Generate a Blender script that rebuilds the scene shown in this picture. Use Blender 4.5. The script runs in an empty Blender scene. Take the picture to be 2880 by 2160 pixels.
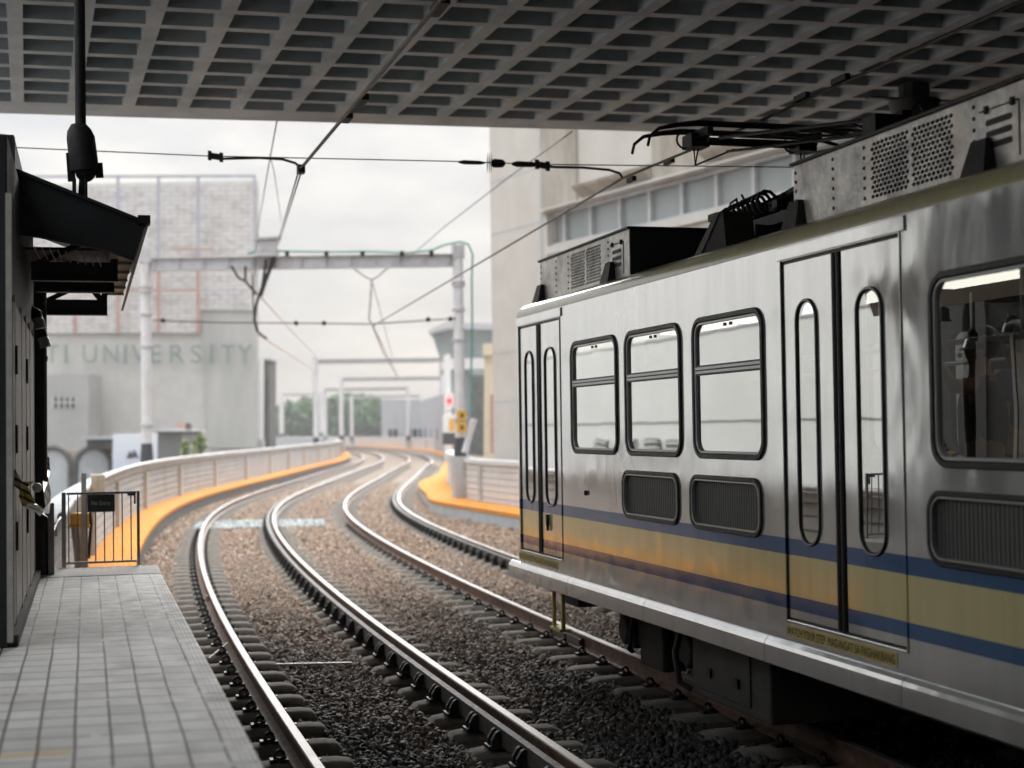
import bpy, bmesh, math, random
import numpy as np
from mathutils import Vector, Matrix
random.seed(7); RNG = np.random.default_rng(11)
PI = math.pi
scene = bpy.context.scene
COL = scene.collection

# ------------------------------------------------------------------ camera model (measured from the photograph)
F_PX, PW, PH = 4250.0, 2880, 2160
EYE = np.array([0.0, 0.0, 2.0])
YAW, PITCH, ROLL = math.radians(15.7216), math.radians(1.6881), 0.014
def cam_axes():
    cy, sy, cp, sp = math.cos(YAW), math.sin(YAW), math.cos(PITCH), math.sin(PITCH)
    f = np.array([sy*cp, cy*cp, sp]); r = np.array([cy, -sy, 0.0]); u = np.cross(r, f)
    return r*math.cos(ROLL)-u*math.sin(ROLL), u*math.cos(ROLL)+r*math.sin(ROLL), f
AX_R, AX_U, AX_F = cam_axes()
def ray(x, y): return AX_R*((x-PW/2)/F_PX) - AX_U*((y-PH/2)/F_PX) + AX_F
def at(x, y, dep):                      # survey helper: photo pixel + distance -> metres
    return tuple(EYE + ray(x, y)*dep)
def atz(x, y, z):
    d = ray(x, y); return tuple(EYE + d*((z-EYE[2])/d[2]))
def atx(x, y, X):
    d = ray(x, y); return tuple(EYE + d*(X/d[0]))

# ------------------------------------------------------------------ materials
def new_mat(name):
    m = bpy.data.materials.new(name); m.use_nodes = True
    nt = m.node_tree; nt.nodes.clear()
    out = nt.nodes.new('ShaderNodeOutputMaterial'); b = nt.nodes.new('ShaderNodeBsdfPrincipled')
    nt.links.new(b.outputs[0], out.inputs[0])
    return m, nt, b
def N(nt, t, **kw):
    n = nt.nodes.new(t)
    for k, v in kw.items(): setattr(n, k, v)
    return n
def pos_node(nt, scale=(1,1,1)):
    g = N(nt, 'ShaderNodeNewGeometry'); mp = N(nt, 'ShaderNodeMapping'); mp.inputs['Scale'].default_value = scale
    nt.links.new(g.outputs['Position'], mp.inputs['Vector']); return mp.outputs[0]
def noise(nt, vec, scale, detail=4, rough=0.6):
    n = N(nt, 'ShaderNodeTexNoise'); n.inputs['Scale'].default_value = scale
    n.inputs['Detail'].default_value = detail; n.inputs['Roughness'].default_value = rough
    nt.links.new(vec, n.inputs['Vector']); return n.outputs['Fac']
def ramp(nt, fac, stops, interp='LINEAR'):
    r = N(nt, 'ShaderNodeValToRGB'); cr = r.color_ramp; cr.interpolation = interp
    while len(cr.elements) < len(stops): cr.elements.new(0.5)
    for e, (p, c) in zip(cr.elements, stops):
        e.position = p; e.color = (c[0], c[1], c[2], 1) if isinstance(c, (tuple, list)) else (c, c, c, 1)
    nt.links.new(fac, r.inputs['Fac']); return r.outputs['Color']
def mixc(nt, fac, a, b, mode='MIX'):
    m = N(nt, 'ShaderNodeMix', data_type='RGBA', blend_type=mode)
    for sock, v in ((m.inputs[0], fac), (m.inputs[6], a), (m.inputs[7], b)):
        if isinstance(v, (int, float)): sock.default_value = v
        elif isinstance(v, (tuple, list)): sock.default_value = (v[0], v[1], v[2], 1)
        else: nt.links.new(v, sock)
    return m.outputs[2]
def math_n(nt, op, a, b=None, c=None):
    m = N(nt, 'ShaderNodeMath', operation=op)
    for i, v in enumerate((a, b, c)):
        if v is None: continue
        if isinstance(v, (int, float)): m.inputs[i].default_value = v
        else: nt.links.new(v, m.inputs[i])
    return m.outputs[0]
def bump(nt, b, h, strength, dist=0.02):
    n = N(nt, 'ShaderNodeBump'); n.inputs['Strength'].default_value = strength; n.inputs['Distance'].default_value = dist
    nt.links.new(h, n.inputs['Height']); nt.links.new(n.outputs[0], b.inputs['Normal'])
def weathered(name, c1, c2, scale=3, rough=0.7, metal=0.0, stretch=(1,1,1), bmp=0.15, c3=None, fine=40):
    m, nt, b = new_mat(name)
    v = pos_node(nt, stretch)
    f = noise(nt, v, scale, 8, 0.65)
    col = ramp(nt, f, [(0.3, c1), (0.68, c2)])
    if c3 is not None:
        v3 = pos_node(nt, (1, 1, 0.25)); f3 = noise(nt, v3, scale*0.7, 6, 0.7)
        col = mixc(nt, ramp(nt, f3, [(0.55, 0.0), (0.72, 0.8)]), col, c3)
    nt.links.new(col, b.inputs['Base Color'])
    b.inputs['Metallic'].default_value = metal
    f2 = noise(nt, pos_node(nt), fine, 4)
    nt.links.new(ramp(nt, f2, [(0.3, max(0, rough-0.12)), (0.7, min(1, rough+0.12))]), b.inputs['Roughness'])
    if bmp: bump(nt, b, f2, bmp, 0.01)
    return m
def plain(name, c, rough=0.5, metal=0.0, var=0.12):
    return weathered(name, tuple(x*(1-var) for x in c), tuple(min(1, x*(1+var)) for x in c), 6, rough, metal, bmp=0.05)
def emis(name, c, s):
    m, nt, b = new_mat(name)
    b.inputs['Base Color'].default_value = (*c, 1); b.inputs['Emission Color'].default_value = (*c, 1)
    b.inputs['Emission Strength'].default_value = s
    return m

M = {}
M['steel_dark'] = weathered('dark_steel', (.012,.012,.013), (.03,.028,.026), 8, .55, .3)
M['black'] = weathered('black_paint', (.008,.008,.009), (.02,.02,.02), 6, .6)
M['rubber'] = weathered('black_rubber', (.008,.008,.008), (.018,.018,.018), 20, .5)
M['silver'] = weathered('dull_aluminium', (.5,.51,.51), (.6,.6,.6), 5, .3, .8, bmp=0)
def mat_silver():
    m, nt, b = new_mat('brushed_aluminium'); b.inputs['Base Color'].default_value = (.5,.51,.51,1); b.inputs['Metallic'].default_value = .5; b.inputs['Roughness'].default_value = .38
    return m
M['silver'] = mat_silver()
M['galv'] = weathered('galvanised_steel', (.46,.46,.48), (.62,.62,.64), 5, .6, .05, bmp=.05)
M['white_post'] = weathered('white_painted_steel', (.62,.62,.65), (.8,.8,.82), 2, .45, c3=(.45,.42,.4), bmp=.05)
M['conc'] = weathered('weathered_concrete', (.42,.445,.465), (.55,.58,.605), 2.2, .85, c3=(.29,.29,.29), bmp=.3)
M['conc_slab'] = weathered('slab_concrete', (.28,.33,.37), (.52,.58,.625), 1.3, .85, c3=(.50,.47,.43), bmp=.35)
M['conc_pale'] = weathered('pale_concrete', (.53,.51,.48), (.64,.62,.59), 1.2, .85, bmp=.2)
M['warm_wall'] = weathered('warm_beige_render', (.55,.52,.475), (.64,.61,.565), .8, .85, bmp=.1)
M['conc_stain'] = weathered('stained_concrete', (.30,.27,.23), (.52,.48,.42), 1.8, .85, stretch=(1,1,.35), bmp=.3)
M['conc_dark'] = weathered('sooty_concrete', (.09,.09,.085), (.17,.165,.155), 2, .9, bmp=.3)
M['hall_wall'] = weathered('dark_station_wall', (.018,.018,.018), (.035,.035,.035), 1, .8)
M['sleeper'] = weathered('sleeper_concrete', (.12,.105,.09), (.23,.20,.165), 9, .9, bmp=.4)
M['cream'] = weathered('cream_paint', (.66,.58,.44), (.75,.68,.54), 2, .6)
M['yellowpaint'] = weathered('yellow_paint', (.75,.40,.03), (.85,.48,.05), 5, .45)
M['sticker_yellow'] = weathered('faded_yellow_sticker', (.58,.46,.13), (.70,.58,.22), 15, .5)
M['sticker_ink'] = plain('dark_brown_ink', (.035,.025,.012), .5)
M['booth'] = weathered('charcoal_cladding', (.015,.016,.018), (.032,.033,.036), 2.5, .6)
M['booth_grey'] = weathered('grey_door_paint', (.26,.26,.25), (.36,.355,.34), 4, .5)
M['trim'] = weathered('worn_light_trim', (.5,.48,.43), (.66,.63,.57), 14, .5)
M['beige_sheet'] = weathered('beige_sheet_metal', (.42,.36,.27), (.55,.48,.37), 4, .6)
M['gate'] = weathered('gate_steel', (.32,.31,.30), (.46,.45,.44), 8, .45, .1)
M['sign_black'] = plain('sign_charcoal', (.07,.077,.084), .5)
M['white'] = plain('white_paint', (.86,.86,.86), .5, var=.03)
M['red'] = plain('red_paint', (.65,.03,.03), .4)
M['rust_red'] = weathered('rusted_red_steel', (.44,.22,.17), (.56,.38,.32), 1.5, .7)
M['lilac_steel'] = weathered('lilac_grey_steel', (.36,.36,.42), (.46,.46,.52), 2, .6)
M['green_cable'] = plain('green_cable_sheath', (.10,.32,.25), .5)
M['wire'] = weathered('dark_bronze_wire', (.02,.018,.016), (.05,.042,.035), 20, .5, .4)
M['letter'] = weathered('weathered_green_letters', (.19,.25,.235), (.29,.34,.32), 2, .6)
M['skin'] = plain('skin', (.34,.19,.12), .5)
M['hair'] = plain('black_hair', (.012,.01,.009), .5)
M['shirt_dark'] = plain('dark_shirt', (.03,.03,.035), .8)
M['shirt_blue'] = plain('navy_shirt', (.04,.05,.09), .8)
M['trousers'] = plain('dark_trousers', (.02,.02,.024), .8)
M['shoes'] = plain('black_shoes', (.015,.012,.01), .4)
M['interior'] = plain('interior_laminate', (.22,.215,.2), .5)
M['interior_dark'] = plain('interior_dark', (.10,.10,.1), .6)
M['seat'] = plain('seat_plastic', (.08,.09,.11), .5)
M['lamp'] = emis('fluorescent_tube', (1,.96,.86), 3.2)
M['red_lamp'] = emis('red_signal_lens', (1,.03,.05), 1.2)

def mat_rail():
    m, nt, b = new_mat('rail_steel')
    g = N(nt, 'ShaderNodeNewGeometry'); sep = N(nt, 'ShaderNodeSeparateXYZ'); nt.links.new(g.outputs['Position'], sep.inputs[0])
    top = math_n(nt, 'GREATER_THAN', sep.outputs['Z'], -0.0045)
    f = noise(nt, pos_node(nt), 9, 6)
    rust = ramp(nt, f, [(.3, (.075,.042,.028)), (.7, (.23,.135,.09))])
    shine = ramp(nt, noise(nt, pos_node(nt), 3, 4), [(.3, (.20,.185,.175)), (.7, (.33,.31,.30))])
    nt.links.new(mixc(nt, top, rust, shine), b.inputs['Base Color'])
    nt.links.new(math_n(nt, 'MULTIPLY', top, .75), b.inputs['Metallic'])
    nt.links.new(math_n(nt, 'MULTIPLY_ADD', top, -.13, .68), b.inputs['Roughness'])
    return m
M['rail'] = mat_rail()
M['guard'] = weathered('guard_rail_steel', (.07,.062,.056), (.15,.14,.13), 6, .7, .2)

def mat_train():
    m, nt, b = new_mat('train_paint')
    g = N(nt, 'ShaderNodeNewGeometry'); sep = N(nt, 'ShaderNodeSeparateXYZ'); nt.links.new(g.outputs['Position'], sep.inputs[0])
    z = math_n(nt, 'MULTIPLY', sep.outputs['Z'], 0.25)
    grey = (.77,.785,.785); yel = (.92,.82,.44); blu = (.07,.17,.38)
    col = ramp(nt, z, [(0.0, grey), (.93/4, blu), (1.005/4, yel), (1.245/4, blu), (1.33/4, grey)], 'CONSTANT')
    st = noise(nt, pos_node(nt, (1, 7, .5)), 1.6, 6, .6)
    col = mixc(nt, 1.0, col, ramp(nt, st, [(.3, (.9,.9,.89)), (.6, (1,1,1))]), 'MULTIPLY')
    nt.links.new(col, b.inputs['Base Color'])
    nt.links.new(ramp(nt, z, [(0, .62), (.93/4, .28), (1.33/4, .66)], 'CONSTANT'), b.inputs['Metallic'])
    nt.links.new(ramp(nt, noise(nt, pos_node(nt, (1,2,.7)), 2.5, 5), [(.35, .07), (.7, .2)]), b.inputs['Roughness'])
    b.inputs['Coat Weight'].default_value = .35; b.inputs['Coat Roughness'].default_value = .08
    w = noise(nt, pos_node(nt, (1, 1, .6)), 3.0, 1.5)
    bump(nt, b, w, .2, .03)
    return m
M['train'] = mat_train()
def mat_roof():
    m, nt, b = new_mat('train_roof_paint')
    f = noise(nt, pos_node(nt), 6, 7)
    nt.links.new(ramp(nt, f, [(.3, (.42,.39,.21)), (.7, (.51,.48,.28))]), b.inputs['Base Color'])
    b.inputs['Roughness'].default_value = .2; b.inputs['Coat Weight'].default_value = .5; b.inputs['Coat Roughness'].default_value = .15
    return m
M['roof'] = mat_roof()
M['ac_metal'] = weathered('stained_box_metal', (.20,.20,.20), (.90,.86,.80), 4.2, .35, .25, c3=(.66,.56,.48), bmp=.0)
M['ac_dark'] = plain('dark_box_end', (.012,.014,.018), .7)
M['underframe'] = weathered('grimy_underframe', (.012,.011,.01), (.035,.032,.028), 5, .8)
M['box_grime'] = weathered('grimy_equipment_box', (.035,.035,.031), (.07,.068,.06), 3, .7)
def mat_louvre():
    m, nt, b = new_mat('ribbed_vent')
    g = N(nt, 'ShaderNodeNewGeometry'); sep = N(nt, 'ShaderNodeSeparateXYZ'); nt.links.new(g.outputs['Position'], sep.inputs[0])
    w = math_n(nt, 'SINE', math_n(nt, 'MULTIPLY', sep.outputs['Y'], 2*PI/0.035))
    nt.links.new(ramp(nt, math_n(nt, 'MULTIPLY_ADD', w, .5, .5), [(.2, (.055,.06,.055)), (.8, (.12,.128,.118))]), b.inputs['Base Color'])
    b.inputs['Roughness'].default_value = .6; bump(nt, b, w, .6, .006)
    return m
M['louvre'] = mat_louvre()
def mat_glass(name, tint, ior=1.55, rough=0.0, extra=0.0):
    m = bpy.data.materials.new(name); m.use_nodes = True; nt = m.node_tree; nt.nodes.clear()
    out = N(nt, 'ShaderNodeOutputMaterial'); t = N(nt, 'ShaderNodeBsdfTransparent'); gl = N(nt, 'ShaderNodeBsdfGlossy')
    t.inputs[0].default_value = (*tint, 1); gl.inputs['Roughness'].default_value = rough; gl.inputs[0].default_value = (.95,.97,.96,1)
    fr = N(nt, 'ShaderNodeFresnel'); fr.inputs[0].default_value = ior
    # slight waviness of toughened glass
    nb = N(nt, 'ShaderNodeBump'); nb.inputs['Strength'].default_value = .03; nb.inputs['Distance'].default_value = .02
    nt.links.new(noise(nt, pos_node(nt), 2.5, 1), nb.inputs['Height'])
    nt.links.new(nb.outputs[0], gl.inputs['Normal'])
    mx = N(nt, 'ShaderNodeMixShader')
    nt.links.new(math_n(nt, 'ADD', math_n(nt, 'MULTIPLY', fr.outputs[0], 1.5), extra), mx.inputs[0])
    nt.links.new(t.outputs[0], mx.inputs[1]); nt.links.new(gl.outputs[0], mx.inputs[2])
    nt.links.new(mx.outputs[0], out.inputs[0])
    return m
M['glass'] = mat_glass('train_window_glass', (.33,.34,.33), 1.6, 0, .40)
M['bldg_glass'] = weathered('frosted_window_glass', (.30,.335,.335), (.40,.43,.425), .8, .3, 0, stretch=(1,1,.3), bmp=0)
M['tower_glass'] = weathered('tower_glass', (.28,.33,.35), (.45,.5,.5), .4, .15, 0, bmp=0)
def mat_tile():
    m, nt, b = new_mat('platform_tiles')
    g = N(nt, 'ShaderNodeNewGeometry'); sep = N(nt, 'ShaderNodeSeparateXYZ'); nt.links.new(g.outputs['Position'], sep.inputs[0])
    wob = noise(nt, pos_node(nt), 1.3, 2)
    x = math_n(nt, 'ADD', math_n(nt, 'DIVIDE', math_n(nt, 'ADD', sep.outputs['X'], 10 - .07), .13), math_n(nt, 'MULTIPLY', wob, .10))
    y = math_n(nt, 'ADD', math_n(nt, 'DIVIDE', math_n(nt, 'ADD', sep.outputs['Y'], 40), .205), math_n(nt, 'MULTIPLY', sep.outputs['X'], .35))
    fx = math_n(nt, 'FRACT', x); fy = math_n(nt, 'FRACT', y)
    lx = math_n(nt, 'LESS_THAN', fx, .085); ly = math_n(nt, 'LESS_THAN', fy, .085)
    brk = math_n(nt, 'GREATER_THAN', noise(nt, pos_node(nt), 5.5, 3), .33)
    line = math_n(nt, 'MAXIMUM', math_n(nt, 'MULTIPLY', lx, brk), math_n(nt, 'MULTIPLY', ly, math_n(nt, 'MULTIPLY', brk, .85)))
    cmb = N(nt, 'ShaderNodeCombineXYZ')
    nt.links.new(math_n(nt, 'FLOOR', x), cmb.inputs[0]); nt.links.new(math_n(nt, 'FLOOR', y), cmb.inputs[1])
    wn = N(nt, 'ShaderNodeTexWhiteNoise'); nt.links.new(cmb.outputs[0], wn.inputs['Vector'])
    tile = ramp(nt, wn.outputs['Value'], [(0, (.42,.415,.40)), (.10, (.60,.59,.57)), (1, (.74,.725,.705))])
    dirt = ramp(nt, noise(nt, pos_node(nt), 2.2, 8, .7), [(.3, (.66,.64,.60)), (.6, (1,1,1))])
    col = mixc(nt, 1, tile, dirt, 'MULTIPLY')
    def band(sock, lo, hi): return math_n(nt, 'MULTIPLY', math_n(nt, 'GREATER_THAN', sock, lo), math_n(nt, 'LESS_THAN', sock, hi))
    st_ = math_n(nt, 'MULTIPLY', band(sep.outputs['X'], .065, .2), band(sep.outputs['Y'], 8.95, 9.85))
    col = mixc(nt, math_n(nt, 'MULTIPLY', st_, ramp(nt, noise(nt, pos_node(nt), 14, 4), [(.4, .15), (.6, .65)])), col, (.55,.50,.36))
    yb = math_n(nt, 'MULTIPLY', math_n(nt, 'LESS_THAN', sep.outputs['X'], -.062), band(sep.outputs['Y'], 5.60, 5.70))
    col = mixc(nt, math_n(nt, 'MULTIPLY', yb, .7), col, (.55,.40,.15))
    for gx in (.505, .525, .545): line = math_n(nt, 'MAXIMUM', line, math_n(nt, 'MULTIPLY', band(sep.outputs['X'], gx, gx+.005), .45))
    col = mixc(nt, line, col, (.045,.035,.032))
    nt.links.new(col, b.inputs['Base Color'])
    nt.links.new(ramp(nt, noise(nt, pos_node(nt), 8, 5), [(.3, .5), (.7, .7)]), b.inputs['Roughness'])
    bump(nt, b, math_n(nt, 'SUBTRACT', 1.0, line), .15, .002)
    return m
M['tile'] = mat_tile()
def mat_walk():
    m, nt, b = new_mat('orange_walkway')
    f = noise(nt, pos_node(nt), 5, 8)
    nt.links.new(ramp(nt, f, [(.3, (.66,.25,.035)), (.7, (.76,.34,.075))]), b.inputs['Base Color'])
    old = [l for l in b.inputs['Base Color'].links][0].from_socket
    nt.links.new(mixc(nt, ramp(nt, noise(nt, pos_node(nt), 1.6, 9, .75), [(.52, 0.0), (.70, .55)]), old, (.42,.33,.24)), b.inputs['Base Color'])
    b.inputs['Roughness'].default_value = .95; b.inputs['Specular IOR Level'].default_value = .15
    w = N(nt, 'ShaderNodeTexWave'); w.inputs['Scale'].default_value = 4; nt.links.new(pos_node(nt), w.inputs[0])
    bump(nt, b, w.outputs['Fac'], .4, .01)
    return m
M['walk'] = mat_walk()
def mat_ballast():
    m, nt, b = new_mat('ballast_bed')
    vo = N(nt, 'ShaderNodeTexVoronoi'); vo.inputs['Scale'].default_value = 17; nt.links.new(pos_node(nt), vo.inputs['Vector'])
    sep = N(nt, 'ShaderNodeSeparateColor'); nt.links.new(vo.outputs['Color'], sep.inputs[0])
    c = ramp(nt, sep.outputs[0], [(0, (.13,.105,.08)), (.4, (.27,.215,.165)), (.8, (.38,.315,.25)), (1, (.48,.415,.345))])
    br = ramp(nt, noise(nt, pos_node(nt), .5, 4), [(.35, (.82,.9,.95)), (.65, (1.1,.9,.78))])
    nt.links.new(mixc(nt, 1, c, br, 'MULTIPLY'), b.inputs['Base Color'])
    b.inputs['Roughness'].default_value = .9
    bump(nt, b, vo.outputs['Distance'], 1.0, .05)
    return m
M['ballast'] = mat_ballast()
def mat_stone():
    m, nt, b = new_mat('ballast_stone')
    a = N(nt, 'ShaderNodeAttribute'); a.attribute_name = 'tone'
    nt.links.new(a.outputs['Color'], b.inputs['Base Color'])
    b.inputs['Roughness'].default_value = .75
    bump(nt, b, noise(nt, pos_node(nt), 90, 3), .3, .004)
    return m
M['stone'] = mat_stone()
def mat_brick():
    m, nt, b = new_mat('whitewashed_blockwork')
    g = N(nt, 'ShaderNodeNewGeometry'); sep = N(nt, 'ShaderNodeSeparateXYZ'); nt.links.new(g.outputs['Position'], sep.inputs[0])
    cmb = N(nt, 'ShaderNodeCombineXYZ'); nt.links.new(sep.outputs['X'], cmb.inputs[0]); nt.links.new(sep.outputs['Z'], cmb.inputs[1])
    br = N(nt, 'ShaderNodeTexBrick'); nt.links.new(cmb.outputs[0], br.inputs['Vector'])
    br.inputs['Scale'].default_value = 1.0; br.inputs['Brick Width'].default_value = .9; br.inputs['Row Height'].default_value = .3
    br.inputs['Mortar Size'].default_value = .03
    br.inputs['Color1'].default_value = (.74,.72,.70,1); br.inputs['Color2'].default_value = (.66,.64,.62,1); br.inputs['Mortar'].default_value = (.48,.46,.46,1)
    d = ramp(nt, noise(nt, pos_node(nt, (1,1,1.6)), 1.1, 8, .7), [(.35, (.74,.71,.69)), (.52, (1,1,1))])
    nt.links.new(mixc(nt, 1, br.outputs['Color'], d, 'MULTIPLY'), b.inputs['Base Color']); b.inputs['Roughness'].default_value = .9
    return m
M['brick'] = mat_brick()
def mat_leaf():
    m, nt, b = new_mat('foliage')
    f = noise(nt, pos_node(nt), .25, 5)
    nt.links.new(ramp(nt, f, [(.35, (.06,.125,.05)), (.65, (.15,.23,.085))]), b.inputs['Base Color']); b.inputs['Roughness'].default_value = .7
    return m
M['leaf'] = mat_leaf()
def mat_leaf_light():
    m, nt, b = new_mat('fresh_leaves')
    f = noise(nt, pos_node(nt), 3, 3)
    nt.links.new(ramp(nt, f, [(.35, (.20,.27,.10)), (.65, (.32,.40,.18))]), b.inputs['Base Color']); b.inputs['Roughness'].default_value = .6
    return m
M['leaf_light'] = mat_leaf_light()
M['bark'] = plain('bark', (.12,.09,.07), .9)
def mat_tape():
    m, nt, b = new_mat('hazard_tape')
    g = N(nt, 'ShaderNodeNewGeometry'); sep = N(nt, 'ShaderNodeSeparateXYZ'); nt.links.new(g.outputs['Position'], sep.inputs[0])
    s = math_n(nt, 'ADD', math_n(nt, 'MULTIPLY', sep.outputs['Z'], 24), math_n(nt, 'MULTIPLY', sep.outputs['X'], 14))
    k = math_n(nt, 'GREATER_THAN', math_n(nt, 'FRACT', s), .6)
    c = mixc(nt, ramp(nt, noise(nt, pos_node(nt), 7, 3), [(.4, 0.0), (.6, 1.0)]), (.62,.42,.06), (.5,.46,.36))
    nt.links.new(mixc(nt, k, c, (.03,.03,.03)), b.inputs['Base Color']); b.inputs['Roughness'].default_value = .35
    return m
M['tape'] = mat_tape()
def mat_banner():
    m, nt, b = new_mat('pale_blue_banner')
    g = N(nt, 'ShaderNodeNewGeometry'); sep = N(nt, 'ShaderNodeSeparateXYZ'); nt.links.new(g.outputs['Position'], sep.inputs[0])
    f = N(nt, 'ShaderNodeMapRange'); f.inputs[1].default_value = -1.5; f.inputs[2].default_value = 3.2; nt.links.new(sep.outputs['Z'], f.inputs[0])
    nt.links.new(ramp(nt, f.outputs[0], [(0, (.45,.55,.75)), (.45, (.62,.68,.82)), (.8, (.8,.83,.88))]), b.inputs['Base Color']); b.inputs['Roughness'].default_value = .5
    return m
M['banner'] = mat_banner()

# ------------------------------------------------------------------ mesh builder
class MB:
    def __init__(self): self.v = []; self.f = []
    def add(self, vs, fs):
        o = len(self.v); self.v += [tuple(map(float, p)) for p in vs]; self.f += [tuple(i+o for i in f) for f in fs]; return self
    def box(self, x0, x1, y0, y1, z0, z1):
        return self.hexa([(x0,y0,z0),(x1,y0,z0),(x1,y1,z0),(x0,y1,z0),(x0,y0,z1),(x1,y0,z1),(x1,y1,z1),(x0,y1,z1)])
    def hexa(self, p):
        return self.add(p, [(0,3,2,1),(4,5,6,7),(0,1,5,4),(1,2,6,5),(2,3,7,6),(3,0,4,7)])
    def obox(self, c, u, v, w):               # centre and three half-axis vectors
        c, u, v, w = map(Vector, (c, u, v, w))
        return self.hexa([c-u-v-w, c+u-v-w, c+u+v-w, c-u+v-w, c-u-v+w, c+u-v+w, c+u+v+w, c-u+v+w])
    def beam(self, a, b, w, h, up=(0,0,1)):
        a, b = Vector(a), Vector(b); d = (b-a); s = d.normalized().cross(Vector(up))
        if s.length < 1e-4: s = d.normalized().cross(Vector((1,0,0)))
        s.normalize(); t = s.cross(d.normalized())
        return self.obox((a+b)/2, d/2, s*(w/2), t*(h/2))
    def tube(self, pts, r, n=8, cap=True):
        pts = [Vector(p) for p in pts]; rs = r if isinstance(r, (list, tuple)) else [r]*len(pts)
        vs, fs = [], []; ref = None
        for i, p in enumerate(pts):
            d = (pts[min(i+1, len(pts)-1)] - pts[max(i-1, 0)]).normalized()
            if ref is None:
                ref = d.cross(Vector((0,0,1)))
                if ref.length < 1e-3: ref = d.cross(Vector((1,0,0)))
            ref = (ref - d*ref.dot(d)).normalized(); q = d.cross(ref)
            for k in range(n):
                a = 2*PI*k/n; vs.append(p + (ref*math.cos(a) + q*math.sin(a))*rs[i])
        for i in range(len(pts)-1):
            for k in range(n):
                a, b = i*n+k, i*n+(k+1) % n; fs.append((a, b, b+n, a+n))
        if cap: fs += [tuple(range(n-1, -1, -1)), tuple(range((len(pts)-1)*n, len(pts)*n))]
        return self.add(vs, fs)
    def sweep(self, prof, path, closed=True, cap=True):   # prof: (offset to the right, z); path: list of (x, y, nx, ny[, dz])
        n = len(prof); vs = []; fs = []
        for p in path:
            dz = p[4] if len(p) > 4 else 0
            for o, z in prof: vs.append((p[0]+p[2]*o, p[1]+p[3]*o, z+dz))
        m = n if closed else n-1
        for i in range(len(path)-1):
            for k in range(m):
                a, b = i*n+k, i*n+(k+1) % n; fs.append((a, a+n, b+n, b))
        if cap and closed: fs += [tuple(range(n)), tuple(range(len(path)*n-1, (len(path)-1)*n-1, -1))]
        return self.add(vs, fs)
    def prism(self, poly, fa, fb):            # poly: list of 2-D, fa/fb: map 2-D -> 3-D for both caps
        n = len(poly); vs = [fa(*p) for p in poly] + [fb(*p) for p in poly]
        fs = [tuple(range(n)), tuple(range(2*n-1, n-1, -1))] + [(i, i+n, (i+1) % n+n, (i+1) % n) for i in range(n)]
        return self.add(vs, fs)
    def lathe(self, c, prof, n=16, axis='z'):
        vs, fs = [], []
        for r, h in prof:
            for k in range(n):
                a = 2*PI*k/n; x, y = r*math.cos(a), r*math.sin(a)
                vs.append({'z': (c[0]+x, c[1]+y, c[2]+h), 'x': (c[0]+h, c[1]+x, c[2]+y), 'y': (c[0]+x, c[1]+h, c[2]+y)}[axis])
        for i in range(len(prof)-1):
            for k in range(n):
                a, b = i*n+k, i*n+(k+1) % n; fs.append((a, b, b+n, a+n))
        fs += [tuple(range(n-1, -1, -1)), tuple(range((len(prof)-1)*n, len(prof)*n))]
        return self.add(vs, fs)
    def ball(self, c, r, n=10):
        prof = [(max(1e-4, r*math.sin(PI*i/n)), -r*math.cos(PI*i/n)) for i in range(n+1)]
        return self.lathe(c, prof, n+2)
    def ring(self, outer, inner, x0, x1):     # frame in the YZ plane between two loops of equal length
        n = len(outer); vs = [(x0, *p) for p in outer] + [(x0, *p) for p in inner] + [(x1, *p) for p in outer] + [(x1, *p) for p in inner]
        fs = []
        for i in range(n):
            j = (i+1) % n
            fs += [(i, j, n+j, n+i), (2*n+i, 3*n+i, 3*n+j, 2*n+j), (i, 2*n+i, 2*n+j, j), (n+i, n+j, 3*n+j, 3*n+i)]
        return self.add(vs, fs)
    def frame(self, a, b, z0, z1, w, r, x0, x1, c=.005, n=8):
        L = [(x1, rr(a, b, z0, z1, r, n)), (x0+c, rr(a, b, z0, z1, r, n)), (x0, rr(a+c, b-c, z0+c, z1-c, r-c, n)),
             (x0, rr(a+w-c, b-w+c, z0+w-c, z1-w+c, max(.01, r-w+c), n)), (x0+c, rr(a+w, b-w, z0+w, z1-w, max(.01, r-w), n)), (x1, rr(a+w, b-w, z0+w, z1-w, max(.01, r-w), n))]
        m_ = len(L[0][1]); vs = [(x, *p) for x, l in L for p in l]
        return self.add(vs, [(i*m_+j, i*m_+(j+1) % m_, (i+1)*m_+(j+1) % m_, (i+1)*m_+j) for i in range(5) for j in range(m_)])
    def plate(self, outer, holes, fn0, fn1):  # planar outline with holes, given thickness
        bm = bmesh.new(); es = []
        for loop in [outer]+list(holes):
            vv = [bm.verts.new((p[0], p[1], 0)) for p in loop]
            es += [bm.edges.new((vv[i], vv[(i+1) % len(vv)])) for i in range(len(vv))]
        bm.verts.index_update()
        nb = len(bm.verts)
        bmesh.ops.triangle_fill(bm, edges=es, use_beauty=True)
        bm.verts.index_update()
        pts = [(v.co.x, v.co.y) for v in bm.verts]; n = len(pts)
        fs = []
        for f in bm.faces:
            idx = [v.index for v in f.verts]
            if f.normal.z < 0: idx.reverse()
            fs.append(tuple(idx)); fs.append(tuple(n+i for i in reversed(idx)))
        o = 0
        for loop in [outer]+list(holes):
            L = len(loop)
            for i in range(L):
                a, b = o+i, o+(i+1) % L; fs.append((a, a+n, b+n, b))
            o += L
        bm.free()
        return self.add([fn0(*p) for p in pts]+[fn1(*p) for p in pts], fs)
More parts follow.
